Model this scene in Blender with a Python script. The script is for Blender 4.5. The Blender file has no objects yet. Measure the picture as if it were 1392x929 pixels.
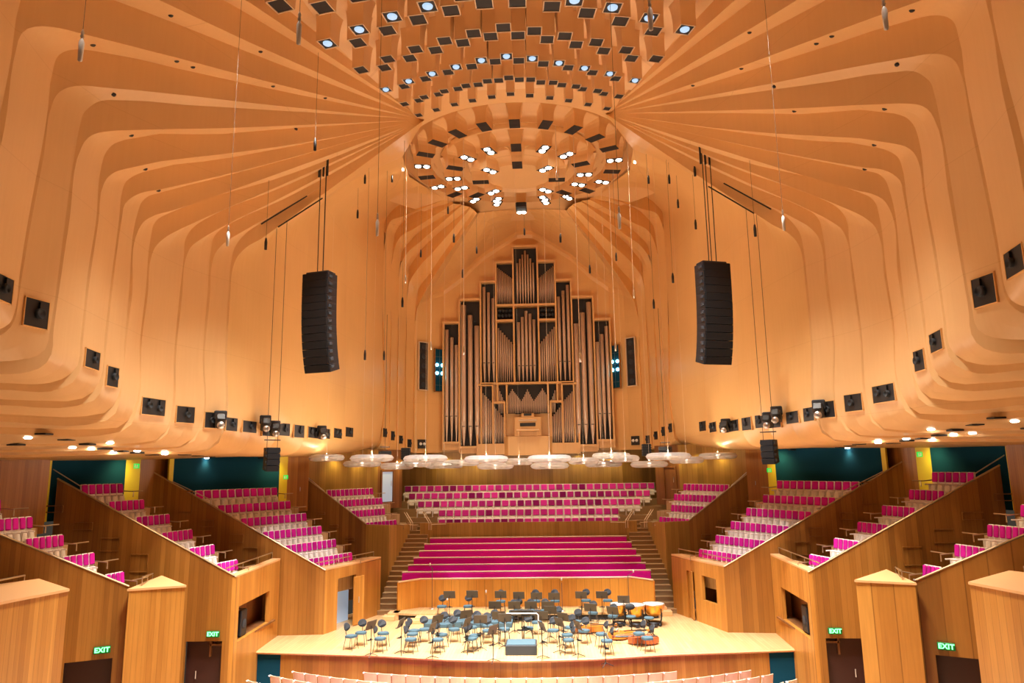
import bpy, math, random
from mathutils import Vector, Matrix
from math import sin, cos, radians as rad, pi, hypot
random.seed(7)
D = bpy.data; SC = bpy.context.scene; COL = SC.collection
# ------------------------------------------------------------------ camera
FPX = 966.9; CAMP = Vector((0.97, 0.0, 6.6))
_y, _p, _r = rad(-2.377), rad(10.04), rad(-0.836)
_f = Vector((sin(_y)*cos(_p), cos(_y)*cos(_p), sin(_p)))
_rt = Vector((cos(_y), -sin(_y), 0)); _up = _rt.cross(_f)
RX = _rt*cos(_r) + _up*sin(_r); RY = _up*cos(_r) - _rt*sin(_r); RF = _f
cam = D.objects.new('camera', D.cameras.new('camera')); COL.objects.link(cam)
cam.data.sensor_width = 36; cam.data.lens = FPX/1392*36; cam.data.clip_end = 300
M = Matrix((RX, RY, -RF)).transposed().to_4x4(); M.translation = CAMP
cam.matrix_world = M; SC.camera = cam
# ------------------------------------------------------------------ world and exposure
W = D.worlds.new('hall_air'); SC.world = W; W.use_nodes = True
W.node_tree.nodes['Background'].inputs[0].default_value = (1.0, .80, .60, 1)
W.node_tree.nodes['Background'].inputs[1].default_value = 0.035
vs = SC.view_settings
SC.display_settings.display_device = 'sRGB'
vs.view_transform = 'Standard'; vs.look = 'None'; vs.gamma = 1; vs.use_curve_mapping = False
vs.exposure = 0.46
SC.cycles.use_denoising = True; SC.cycles.max_bounces = 8; SC.cycles.diffuse_bounces = 5
SC.cycles.sample_clamp_indirect = 4.0; SC.cycles.caustics_reflective = False; SC.cycles.caustics_refractive = False
P_CLOUD = 84; P_RING = 760; P_COFFER = 3700; P_SOFFIT = 10; P_FLOOD = 700
WARM = (1.0, .84, .64); COOL = (.92, .95, 1.0)

# ------------------------------------------------------------------ measuring helpers: photo measurement -> real point on a known surface
def ray(u, v):
    return (RX*((u-696)/FPX) + RY*((464.5-v)/FPX) + RF).normalized()
def onz(u, v, z):
    d = ray(u, v); return CAMP + d*((z-CAMP.z)/d.z)
def ony(u, v, y):
    d = ray(u, v); return CAMP + d*(y/d.y)
def onpl(u, v, p, q):
    n = Vector((-(q[1]-p[1]), q[0]-p[0], 0)); d = ray(u, v)
    return CAMP + d*(n.dot(Vector((p[0], p[1], 0))-CAMP)/n.dot(d))
def onslope(u, v, z0, y0, m):
    d = ray(u, v); return CAMP + d*((z0-m*y0+m*CAMP.y-CAMP.z)/(d.z-m*d.y))
def azx(u, v, y):
    d = ray(u, v); return CAMP.x + y*d.x/d.y

# ------------------------------------------------------------------ materials
MATS = {}
def mat(name, col, rough=.5, metal=0, emit=None, es=0, trans=0, alpha=1, spec=.5):
    m = D.materials.new(name); m.use_nodes = True; b = m.node_tree.nodes['Principled BSDF']
    b.inputs['Base Color'].default_value = (*col, 1); b.inputs['Roughness'].default_value = rough
    b.inputs['Metallic'].default_value = metal; b.inputs['Transmission Weight'].default_value = trans
    b.inputs['Alpha'].default_value = alpha; b.inputs['Specular IOR Level'].default_value = spec
    if emit: b.inputs['Emission Color'].default_value = (*emit, 1); b.inputs['Emission Strength'].default_value = es
    MATS[name] = m; return m
def nt(m): return m.node_tree.nodes, m.node_tree.links
def mixrgb(N, L, fac, a, b, mode='MIX'):
    x = N.new('ShaderNodeMix'); x.data_type = 'RGBA'; x.blend_type = mode
    for s, v in ((0, fac), (6, a), (7, b)):
        if isinstance(v, (int, float)): x.inputs[s].default_value = v
        elif isinstance(v, tuple): x.inputs[s].default_value = (*v, 1)
        else: L.new(v, x.inputs[s])
    return x.outputs[2]
def ply(name, col, dark, rough=.42):
    m = mat(name, col, rough); N, L = nt(m); b = N['Principled BSDF']
    tc = N.new('ShaderNodeTexCoord'); mp = N.new('ShaderNodeMapping'); mp.inputs['Scale'].default_value = (6, 6, .35)
    L.new(tc.outputs['Object'], mp.inputs[0])
    n1 = N.new('ShaderNodeTexNoise'); n1.inputs['Scale'].default_value = 1.5; n1.inputs['Detail'].default_value = 5; L.new(mp.outputs[0], n1.inputs[0])
    n2 = N.new('ShaderNodeTexNoise'); n2.inputs['Scale'].default_value = .25; n2.inputs['Detail'].default_value = 2; L.new(tc.outputs['Object'], n2.inputs[0])
    c = mixrgb(N, L, n1.outputs[0], dark, col)
    c2 = mixrgb(N, L, n2.outputs[0], (.86, .84, .82), (1.1, 1.1, 1.08))
    sx = N.new('ShaderNodeSeparateXYZ'); L.new(tc.outputs['Object'], sx.inputs[0])
    md = N.new('ShaderNodeMath'); md.operation = 'PINGPONG'; md.inputs[1].default_value = 1.35; L.new(sx.outputs[2], md.inputs[0])
    lt = N.new('ShaderNodeMath'); lt.operation = 'LESS_THAN'; lt.inputs[1].default_value = .007; L.new(md.outputs[0], lt.inputs[0])
    c3 = mixrgb(N, L, lt.outputs[0], (1, 1, 1), (.90, .87, .84))
    L.new(mixrgb(N, L, 1.0, mixrgb(N, L, 1.0, c, c2, 'MULTIPLY'), c3, 'MULTIPLY'), b.inputs['Base Color'])
    return m
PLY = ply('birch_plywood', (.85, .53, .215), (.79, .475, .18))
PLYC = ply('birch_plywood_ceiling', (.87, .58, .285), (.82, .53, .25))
def strips(name, a, b_, c, freq=9.0, rough=.38):
    """vertical timber boards: the tone changes from board to board across the wall"""
    m = mat(name, a, rough); N, L = nt(m); B = N['Principled BSDF']
    tc = N.new('ShaderNodeTexCoord'); sx = N.new('ShaderNodeSeparateXYZ'); L.new(tc.outputs['Object'], sx.inputs[0])
    m1 = N.new('ShaderNodeMath'); m1.operation = 'MULTIPLY'; m1.inputs[1].default_value = 1.31; L.new(sx.outputs[1], m1.inputs[0])
    ad = N.new('ShaderNodeMath'); ad.operation = 'ADD'; L.new(sx.outputs[0], ad.inputs[0]); L.new(m1.outputs[0], ad.inputs[1])
    def lay(fr, off):
        q = N.new('ShaderNodeMath'); q.operation = 'MULTIPLY_ADD'; q.inputs[1].default_value = fr; q.inputs[2].default_value = off; L.new(ad.outputs[0], q.inputs[0])
        fl = N.new('ShaderNodeMath'); fl.operation = 'FLOOR'; L.new(q.outputs[0], fl.inputs[0])
        w = N.new('ShaderNodeTexWhiteNoise'); w.noise_dimensions = '1D'; L.new(fl.outputs[0], w.inputs['W']); return w.outputs[0], q
    v1, q1 = lay(freq, .3); v2, _ = lay(freq*.23, 5.7)
    s = N.new('ShaderNodeMath'); s.operation = 'MULTIPLY_ADD'; s.inputs[1].default_value = .6; L.new(v1, s.inputs[0])
    h = N.new('ShaderNodeMath'); h.operation = 'MULTIPLY'; h.inputs[1].default_value = .4; L.new(v2, h.inputs[0]); L.new(h.outputs[0], s.inputs[2])
    r = N.new('ShaderNodeValToRGB'); L.new(s.outputs[0], r.inputs[0]); e = r.color_ramp.elements
    e[0].color = (*a, 1); e[1].color = (*c, 1); k = e.new(.5); k.color = (*b_, 1)
    mp = N.new('ShaderNodeMapping'); mp.inputs['Scale'].default_value = (14, 14, .8); L.new(tc.outputs['Object'], mp.inputs[0])
    n1 = N.new('ShaderNodeTexNoise'); n1.inputs['Detail'].default_value = 4; n1.inputs['Scale'].default_value = 1.2; L.new(mp.outputs[0], n1.inputs[0])
    g = mixrgb(N, L, n1.outputs[0], (.8, .78, .76), (1.15, 1.15, 1.15))
    fr = N.new('ShaderNodeMath'); fr.operation = 'FRACT'; L.new(q1.outputs[0], fr.inputs[0])
    lt = N.new('ShaderNodeMath'); lt.operation = 'LESS_THAN'; lt.inputs[1].default_value = .05; L.new(fr.outputs[0], lt.inputs[0])
    col = mixrgb(N, L, 1.0, r.outputs[0], g, 'MULTIPLY')
    L.new(mixrgb(N, L, 1.0, col, mixrgb(N, L, lt.outputs[0], (1, 1, 1), (.62, .58, .55)), 'MULTIPLY'), B.inputs['Base Color']); return m
BRUSH = strips('brush_box_panelling', (.25, .098, .017), (.36, .15, .026), (.47, .215, .045), 5.5)
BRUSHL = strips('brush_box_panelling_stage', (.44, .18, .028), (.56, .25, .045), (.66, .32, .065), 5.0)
BRUSHO = strips('choir_front_panelling', (.66, .28, .04), (.74, .33, .05), (.80, .38, .065), 2.6)
REAR = strips('rear_wall_panelling', (.26, .145, .035), (.36, .205, .05), (.45, .26, .07), 4.0)
GALW = strips('gallery_front_panelling', (.40, .20, .045), (.50, .27, .06), (.60, .33, .085), 4.5)
PLYV = ply('birch_plywood_vault_lifted', (.92, .68, .42), (.88, .63, .37))  # same birch, colour lifted in place of light the vault lacks
NOSE = mat('stair_nosing', (.50, .34, .18), .5)
DARKW = strips('dark_wall_panelling', (.17, .07, .025), (.24, .10, .035), (.31, .14, .05), 4.0)
def planks(name, a, b_, sc):
    m = mat(name, a, .33); N, L = nt(m); B = N['Principled BSDF']; tc = N.new('ShaderNodeTexCoord')
    mp = N.new('ShaderNodeMapping'); mp.inputs['Rotation'].default_value = (0, 0, pi/2); L.new(tc.outputs['Object'], mp.inputs[0])
    br = N.new('ShaderNodeTexBrick'); br.offset = .37; L.new(mp.outputs[0], br.inputs[0])
    br.inputs['Color1'].default_value = (*a, 1); br.inputs['Color2'].default_value = (*b_, 1); br.inputs['Mortar'].default_value = (.45, .26, .10, 1)
    br.inputs['Scale'].default_value = sc; br.inputs['Mortar Size'].default_value = .006; br.inputs['Brick Width'].default_value = 1.6; br.inputs['Row Height'].default_value = .12
    L.new(br.outputs[0], B.inputs['Base Color']); return m
FLOORW = planks('stage_floor_boards', (.68, .45, .22), (.58, .37, .165), 1.0)
CARPET = mat('stalls_floor', (.55, .40, .28), .8)
TREAD = planks('box_floor_boards', (.62, .44, .25), (.55, .38, .2), 1.0)
STAIRW = mat('stair_timber', (.36, .22, .10), .5)
LEDGE = mat('ledge_timber', (.82, .48, .22), .35)
def tinted(name, col, lo, hi, rough=.8):
    m = mat(name, col, rough, spec=.2); N, L = nt(m); B = N['Principled BSDF']; oi = N.new('ShaderNodeObjectInfo')
    L.new(mixrgb(N, L, oi.outputs['Random'], lo, hi), B.inputs['Base Color']); return m
MAG = tinted('magenta_wool', (.6, .01, .32), (.44, .004, .24), (.70, .012, .40))
MAGB = mat('magenta_bench_wool', (.58, .003, .24), .8, spec=.2)
MAGG = tinted('gallery_magenta_wool', (.6, .01, .2), (.24, .004, .12), (.88, .05, .50))
SHELL = mat('white_birch_shell', (.95, .90, .87), .4)
SEATBACK = mat('pale_birch_seat_back', (.74, .56, .41), .4)
METAL = mat('satin_steel', (.7, .68, .65), .3, .9)
BRASS = mat('bronze_rail', (.55, .42, .26), .35, .8)
BLACK = mat('black_paint', (.012, .012, .014), .45)
DGREY = mat('dark_grey_cloth', (.03, .035, .042), .7)
GRILLE = mat('black_grille', (.016, .016, .018), .8, spec=.2)
APER = mat('dark_aperture', (.018, .016, .017), .6)
RIM = mat('pale_aperture_rim', (.80, .62, .42), .4)
BLUE = mat('dark_blue_panel', (.006, .055, .10), .95, spec=.1)
BLUESEAT = mat('grey_blue_seat', (.075, .13, .16), .85, spec=.25)
STANDM = mat('music_desk_grey', (.085, .07, .052), .5)
CABLE = mat('steel_cable', (.10, .08, .07), .5, .3)
WCABLE = mat('white_cable', (.85, .68, .50), .5)
WHITE = mat('white_tube', (.9, .88, .85), .35)
MAROON = mat('dark_maroon_door', (.05, .016, .012), .5)
GOLD = mat('organ_pipe_tin', (.72, .56, .43), .38, .4)
ORGW = ply('organ_case_timber', (.84, .52, .22), (.76, .44, .17))
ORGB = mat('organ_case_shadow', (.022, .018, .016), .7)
LAMPC = mat('cool_lamp', (.1, .14, .2), .3, emit=(.50, .72, 1.0), es=.72)
LAMPW = mat('warm_lamp', (1, 1, 1), .3, emit=(1.0, .93, .80), es=14.0)
LENSB = mat('blue_lens', (.05, .15, .4), .1, emit=(.10, .28, .75), es=1.2)
TEAL = mat('teal_lamp', (.4, .9, 1), .3, emit=(.22, .85, 1.0), es=9.0)
GREEN = mat('green_sign', (0, .4, .05), .4, emit=(.0, .55, .06), es=.9)
GREENT = mat('green_sign_text', (.2, 1, .3), .4, emit=(.10, 1.0, .22), es=3.2)
SIGND = mat('sign_case', (.0, .09, .02), .4, emit=(.0, .10, .015), es=.35)
COPPER = mat('timpani_copper', (.90, .42, .06), .28, .7)
DRUMH = mat('drum_head', (.86, .80, .68), .4)
BASSW = mat('double_bass_varnish', (.62, .20, .03), .25)
BASSR = mat('double_bass_red_varnish', (.48, .10, .03), .25)
EBONY = mat('ebony', (.03, .02, .015), .35)
PAPER = mat('sheet_paper', (.8, .78, .72), .7)
YELLIT = mat('yellow_lit_panel', (.85, .68, .04), .5)  # yellow light on the wall strips, put into the base colour
BRIGHTDOOR = mat('lit_corridor', (.45, .55, .66), .6, emit=(.55, .75, 1.0), es=.22)  # faint glow of the surface stands in for corridor light
# acrylic of the clouds: clear but milky
def acrylic():
    m = mat('clear_acrylic', (1, .97, .93), .12, trans=.9); N, L = nt(m); b = N['Principled BSDF']
    b.inputs['IOR'].default_value = 1.3; out = N['Material Output']
    tl = N.new('ShaderNodeBsdfTranslucent'); tl.inputs[0].default_value = (1, .97, .92, 1)
    df = N.new('ShaderNodeBsdfDiffuse'); df.inputs[0].default_value = (1, .97, .93, 1)
    a1 = N.new('ShaderNodeMixShader'); a1.inputs[0].default_value = .5; L.new(tl.outputs[0], a1.inputs[1]); L.new(df.outputs[0], a1.inputs[2])
    a2 = N.new('ShaderNodeMixShader'); a2.inputs[0].default_value = .25; L.new(b.outputs[0], a2.inputs[1]); L.new(a1.outputs[0], a2.inputs[2])
    L.new(a2.outputs[0], out.inputs[0]); return m
ACRYL = acrylic()

# ------------------------------------------------------------------ mesh helpers
class MB:
    def __init__(s): s.v = []; s.f = []; s.sm = []
    def add(s, vs_, fs, smooth=False):
        o = len(s.v); s.v += [tuple(v) for v in vs_]; s.f += [tuple(i+o for i in f) for f in fs]; s.sm += [smooth]*len(fs); return s
    def quad(s, a, b, c, d): return s.add([a, b, c, d], [(0, 1, 2, 3)])
    def poly(s, pts): return s.add(pts, [tuple(range(len(pts)))])
    def box(s, c, sz, rz=0, rx=0, top=1.0):
        m = Matrix.Rotation(rz, 3, 'Z') @ Matrix.Rotation(rx, 3, 'X'); c = Vector(c); v = []
        for z in (-.5, .5):
            t = top if z > 0 else 1
            for x, y in ((-.5, -.5), (.5, -.5), (.5, .5), (-.5, .5)): v.append(c + m @ Vector((x*sz[0]*t, y*sz[1]*t, z*sz[2])))
        return s.add(v, [(0, 3, 2, 1), (4, 5, 6, 7), (0, 1, 5, 4), (1, 2, 6, 5), (2, 3, 7, 6), (3, 0, 4, 7)])
    def bev(s, c, sz, b=.02, rz=0, rx=0):
        """box with chamfered edges"""
        m = Matrix.Rotation(rz, 3, 'Z') @ Matrix.Rotation(rx, 3, 'X'); c = Vector(c); hx, hy, hz = [q/2 for q in sz]; v = []
        for z, k in ((-hz, b), (-hz+b, 0), (hz-b, 0), (hz, b)):
            for x, y in ((-hx+k+b, -hy+k), (hx-k-b, -hy+k), (hx-k, -hy+k+b), (hx-k, hy-k-b), (hx-k-b, hy-k), (-hx+k+b, hy-k), (-hx+k, hy-k-b), (-hx+k, -hy+k+b)):
                v.append(c + m @ Vector((x, y, z)))
        f = [tuple(range(7, -1, -1)), tuple(range(24, 32))]
        for r in range(3):
            for i in range(8): j = (i+1) % 8; f.append((r*8+i, r*8+j, r*8+8+j, r*8+8+i))
        return s.add(v, f)
    def prism(s, pts, z0, z1):
        n = len(pts); v = [(p[0], p[1], z0) for p in pts]+[(p[0], p[1], (z1[i] if isinstance(z1, (list, tuple)) else z1)) for i, p in enumerate(pts)]
        return s.add(v, [tuple(range(n-1, -1, -1)), tuple(range(n, 2*n))]+[(i, (i+1) % n, n+(i+1) % n, n+i) for i in range(n)])
    def tube(s, path, r, n=6, cap=True):
        path = [Vector(p) for p in path]; v = []; f = []
        for i, p in enumerate(path):
            t = (path[min(i+1, len(path)-1)]-path[max(i-1, 0)]).normalized()
            a = t.cross(Vector((0, 0, 1)) if abs(t.z) < .9 else Vector((1, 0, 0))).normalized(); b = t.cross(a)
            rr = r[i] if isinstance(r, (list, tuple)) else r
            v += [p + (a*cos(2*pi*k/n)+b*sin(2*pi*k/n))*rr for k in range(n)]
        for i in range(len(path)-1):
            for k in range(n): f.append((i*n+k, i*n+(k+1) % n, (i+1)*n+(k+1) % n, (i+1)*n+k))
        if cap: f += [tuple(range(n-1, -1, -1)), tuple((len(path)-1)*n+k for k in range(n))]
        return s.add(v, f, n > 6)
    def lathe(s, prof, c=(0, 0, 0), n=24, ax='Z', a0=0, a1=2*pi, smooth=True):
        v = []; f = []; full = abs(a1-a0-2*pi) < 1e-6; m = n if full else n+1
        for r, z in prof:
            for k in range(m):
                a = a0+(a1-a0)*k/n; p = (r*cos(a), r*sin(a), z)
                if ax == 'Y': p = (p[0], p[2], p[1])
                v.append((c[0]+p[0], c[1]+p[1], c[2]+p[2]))
        for i in range(len(prof)-1):
            for k in range(n): f.append((i*m+k, i*m+(k+1) % m, (i+1)*m+(k+1) % m, (i+1)*m+k))
        return s.add(v, f, smooth)
    def mir(s):
        s.v = [(-a, b, c) for a, b, c in s.v]; s.f = [tuple(reversed(f)) for f in s.f]; return s
    def mesh(s, name, m):
        me = D.meshes.new(name); me.from_pydata(s.v, [], s.f); me.materials.append(m)
        me.polygons.foreach_set('use_smooth', s.sm); me.update(); return me
def obj(name, mb, m, parent=None, side=1, **kw):
    if side < 0: mb.mir()
    o = D.objects.new(name, mb.mesh(name, m)); COL.objects.link(o)
    if parent: o.parent = parent
    return tag(o, **kw)
def tag(o, label=None, cat=None, group=None, kind=None):
    if label: o['label'] = label
    if cat: o['category'] = cat
    if group: o['group'] = group
    if kind: o['kind'] = kind
    return o
def struct(name, mb, m, side=1, label=None): return obj(name, mb, m, None, side, kind='structure', label=label)
def empty(name, loc, rz=0, **kw):
    e = D.objects.new(name, None); e.location = loc; e.rotation_euler = (0, 0, rz); e.empty_display_size = .1; COL.objects.link(e); return tag(e, **kw)
def dup(root, loc=None, rz=None, **kw):
    r = root.copy(); COL.objects.link(r)
    if loc is not None: r.location = loc
    if rz is not None: r.rotation_euler = (0, 0, rz)
    for ch in KIDS.get(root.name, list(root.children)):
        c = ch.copy(); COL.objects.link(c); c.parent = r
        for g in ch.children:
            d = g.copy(); COL.objects.link(d); d.parent = c
    return tag(r, **kw)
KIDS = {}; SHELLF = []
def place(proto, used, loc, rz, **kw):
    """the first placement moves the prototype itself, later ones copy it"""
    if not used: used.append(1); proto.location = loc; proto.rotation_euler = (0, 0, rz); KIDS[proto.name] = list(proto.children); return tag(proto, **kw)
    return dup(proto, loc, rz, **kw)
def light(name, kind, loc, power, col, parent=None, rot=None, size=.15, angle=None, blend=.4):
    l = D.lights.new(name, kind); l.energy = power; l.color = col
    if kind != 'AREA': l.shadow_soft_size = size
    if kind == 'SPOT': l.spot_size = rad(angle); l.spot_blend = blend
    o = D.objects.new(name, l); COL.objects.link(o); o.location = loc
    if rot: o.rotation_euler = rot
    if parent: o.parent = parent
    return o
def aim(loc, tgt): return (Vector(tgt)-Vector(loc)).to_track_quat('-Z', 'Y').to_euler()
ORD = lambda n: '%d%s' % (n, 'th' if 10 <= n % 100 <= 20 else {1: 'st', 2: 'nd', 3: 'rd'}.get(n % 10, 'th'))
SIDES = ((1, 'left'), (-1, 'right'))

# ================================================================== LARGE STRUCTURE: the ribbed plywood shell
A=(577,163)
# each: plane wall ratio, Y ; F curve ; N curve. sections split by None: ceiling | corner | wall | corner | soffit
RIB={
1:(.7600,13.65,
 [A,(340,72),(213,22),(130,-9),None,(100,-20),(62,-28),(36,-18),(28,0),None,(14,86),(0,155),(-20,240),None,(-33,330),(-38,350),(-55,372),(-75,380),None,(-130,388)],
 [A,(340,105),(240,78.5),(113.8,46.5),None,(79,38),(55,35.7),(38,38.8),(27.6,48),(22.4,65.5),None,(17,90),(8.6,160),(-12,260),None,(-28,352),(-36,372),(-50,388),(-70,394),None,(-130,400)]),
2:(.6965,15.4,
 [A,(340,115),(240,93),(131,69.8),None,(103.4,67.2),(86.2,70.7),(77.6,77.6),(74,86),None,(63.8,160),(36.5,310),(27,370),None,(22,415),(19.4,427),(13,440),(0,447.6),None,(-60,455)],
 [A,(340,140),(240,128.4),(141,119),None,(110,116.7),(93,119),(79,126.7),(73,136),None,(60,209),(41,310),(31,370),None,(24,415),(21,432),(10,450),(-8,460),None,(-60,464)]),
3:(.648,16.35,
 [A,(340,148),(240,142),(148,136),None,(134.5,138),(120.7,146.6),(113,155),(111.7,158),None,(105,190),(79.5,370),None,(68,447.6),(61,476),(48,485),(26,489.6),None,(-40,492)],
 [A,(340,173),(300,174.5),(180.7,177),None,(146,178.8),(129,182),(117,190),(111,200),None,(94.5,300),(84,370),None,(72.4,452.8),(69.8,482),(58.6,498),(39.7,505.7),None,(-20,509)]),
4:(.612,17.75,
 [A,(340,179),(300,182.5),(170.3,190),None,(153,197),(143,209),(138,225),None,(130.7,300),(119.6,370),None,(109.5,460),(103.4,501),(89.7,513.4),(69,520.3),None,(0,521)],
 [A,(340,205),(300,210),(170.3,229.7),None,(156.6,234),(146.2,241.7),(141,250),None,(134,300),(123.5,370),None,(113,460),(110,495),(104,515),(85,528),None,(0,530)]),
5:(.5817,19.1,
 [A,(340,209.5),(300,216.7),(194.5,234),None,(180.7,240),(170.3,248.6),(167,257),None,(161.7,300),(152.6,370),None,(142,460),(136,517),(127.6,532),(112,542),None,(60,545),(0,543)],
 [A,(295,240),(216,258),None,(191.7,262.4),(176,271),(168.4,279.7),(166.7,290),None,(152,400),None,(145.7,460),(140.5,512),(138,532),(127,545),None,(105,552),(0,551)]),
6:(.558,20.1,
 [A,(304,240),(214,263),None,(202,266.7),(192,276),(188,286.5),None,(175.3,400),None,(170,460),(162,536),(155,551),(141.4,562),None,(126,565),(0,563)],
 [A,(367,240),(230,287.4),None,(209,293.4),(195,302),(188.3,312.4),None,(179.7,400),None,(172.4,460),(163,543),(160,558),(145,572),None,(124,577),(0,573)]),
7:(.536,21.2,
 [A,(380,242),(229.7,290),None,(216,297),(209,305.5),(206,317.6),None,(197.8,400),None,(190.5,460),(181,560),(172.4,574),(160,581.5),None,(145,583),(0,581)],
 [A,(380,253),(271,299.5),(247,310.7),None,(222.8,324.5),(210.7,336.6),(206.4,347),None,(201,400),None,(193,460),(184.5,563.4),(179,577),(164,587.6),None,(131,593),(0,590)]),
8:(.4875,22.9,
 [A,(380,256.4),(278,298.6),None,(266,306.4),(257,316),(251,329.7),(250.3,343.4),None,(244.3,400),None,(236.7,480),(229,578),(224,590),(212,599),None,(191,602),(100,603)],
 [A,(380,270),(295,312.4),None,(274.5,324.5),(259,336.6),(253,350),None,(247.8,400),None,(239.3,480),(231.6,580),(226.4,592),(212,601.6),None,(190,605),(100,606)]),
9:(.448,24.1,
 [A,(380,273.6),(309,306.4),None,(298.6,313.3),(290,324.5),(287.4,336.6),None,(282,400),None,(275.5,480),(268.6,587),(261.7,597),(246,606.7),None,(225.5,608.4),(150,609)],
 [A,(380,287.4),(321,320),None,(303.8,331.4),(293.4,343.4),(289,355.5),None,(285.7,400),None,(278,480),(270.3,590),(263.4,600.7),(246,608.5),None,(225,611),(150,612)]),
10:(.4178,24.9,
 [A,(380,289),(338,314),None,(326,326),(317.6,340),(315,352),None,(310.7,400),None,(305.7,480),(299.7,590),(294.5,602),(282,611),None,(263.4,614),(200,614)],
 [A,(380,307),(355.5,324.5),None,(333,338),(321,352),(316.7,364),None,(313.3,400),None,(308.3,480),(301.4,594),(294.5,606),(280.7,613.6),None,(263,616.5),(200,617)]),
}
SR={ # ratio,Y, F , N (wall bottom 600 for inner)
1:(42.0,[(605,271),(534.7,285),None,(524,299.4),(522.8,318),None,(520,450),(518,590),None,(516,600),(506.5,611),None,(480.7,616),(440,619)],
   [(603,272),(546.5,294.7),None,(530,301.8),(524.7,315),None,(521.5,450),(520,590),None,(518,602),(508,613),None,(482,618),(440,621)]),
2:(42.9,[(615,274.6),(544,306.5),None,(537,318),(534.7,332.5),None,(531,450),(528.5,600)],[(616.3,277),(563,311),None,(541.8,325.4),(535.5,341),None,(532,450),(529.5,600)]),
3:(43.8,[(627,278),(553.6,332.5),None,(546.5,342),(544.5,353),None,(541,450),(539,600)],[(628,279),(572.5,327.8),None,(553.6,344.4),(545,358),None,(542,450),(540,600)]),
4:(44.7,[(639,281.6),(563,353.8),None,(556,365.7),(554.8,380),None,(552,450),(550.5,600)],[(640,283),(591.5,339.6),None,(567.8,365.7),(556,385),None,(553,450),(551.5,600)]),
5:(45.4,[(645,286),(582,375),None,(567.8,396.4),(565.8,410),None,(563,500),(561.5,605)],[(648,290),(605.7,351.5),None,(582,389.4),(567,420),None,(564,500),(562.5,605)]),
}
APX = (-4.4, 29.2); OAX = (0.0, 36.0)
def catmull(pts, n):
    out = []; L = len(pts)
    for i in range(L-1):
        p0, p1, p2, p3 = pts[max(i-1, 0)], pts[i], pts[i+1], pts[min(i+2, L-1)]
        for k in range(n):
            t = k/n; out.append(.5*((2*p1)+(-p0+p2)*t+(2*p0-5*p1+4*p2-p3)*t*t+(-p0+3*p1-3*p2+p3)*t**3))
    return out+[pts[-1]]
def hermite(p, n):
    L = [(b-a).length or 1e-6 for a, b in zip(p, p[1:])]; d = [(b-a)/l for a, b, l in zip(p, p[1:], L)]
    T = [d[0]]+[((d[i-1]*L[i]+d[i]*L[i-1])/(L[i]+L[i-1])) for i in range(1, len(p)-1)]+[d[-1]]; out = []
    for i in range(len(p)-1):
        for k in range(n):
            t = k/n; a, b = T[i]*L[i], T[i+1]*L[i]
            out.append(p[i]*(2*t**3-3*t*t+1)+a*(t**3-2*t*t+t)+p[i+1]*(-2*t**3+3*t*t)+b*(t**3-t*t))
    return out+[p[-1]]
def resamp(pts, n):
    d = [0]
    for a, b in zip(pts, pts[1:]): d.append(d[-1]+(b-a).length)
    out = []
    for k in range(n):
        t = d[-1]*k/(n-1); i = 0
        while i < len(d)-2 and d[i+1] < t: i += 1
        u = (t-d[i])/max(d[i+1]-d[i], 1e-9); out.append(pts[i].lerp(pts[i+1], min(max(u, 0), 1)))
    return out
NS = (14, 11, 10, 13, 6)
def section(curve, p, q, xend=None, wall=None):
    """resampled profile curve of one rib in its vertical plane"""
    segs = [[]]
    for c in curve:
        if c is None: segs.append([])
        else: segs[-1].append(onpl(c[0], c[1], p, q))
    # join neighbouring pieces
    for i in range(1, len(segs)): segs[i].insert(0, segs[i-1][-1])
    if wall is not None and len(segs) >= 3:      # the wall part is plumb
        for pt in segs[2][:-1]: pass
    flat = segs[0][:]; ends = [len(flat)-1]
    for s in segs[1:]: flat += s[1:]; ends.append(len(flat)-1)
    fine = hermite(flat, 6); out = []; st = 0
    for i, e in enumerate(ends):
        r = resamp(fine[st*6:e*6+1], NS[i]); out += r if i == 0 else r[1:]; st = e
    if xend is not None:
        a = out[-1]; d = Vector((q[0]-p[0], q[1]-p[1], 0)).normalized()
        t = (xend-a.x)/d.x; out += [a+d*t*.5+Vector((0, 0, -.015*t)), a+d*t+Vector((0, 0, -.03*t))]
    return out
def loft(mb, A_, B_, sub=1):
    n = min(len(A_), len(B_))
    for j in range(sub):
        P = [A_[i].lerp(B_[i], j/sub) for i in range(n)]; Q = [A_[i].lerp(B_[i], (j+1)/sub) for i in range(n)]
        mb.add(P+Q, [(i, i+1, n+i+1, n+i) for i in range(n-1)], True)
WPL = {k: (-r*Y, Y) for k, (r, Y, F, N) in RIB.items()}
SEC = {}
for k, (r, Y, F, N) in RIB.items():
    SEC[k] = (section(F, APX, WPL[k], -19.5), section(N, APX, WPL[k], -19.5))
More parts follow.
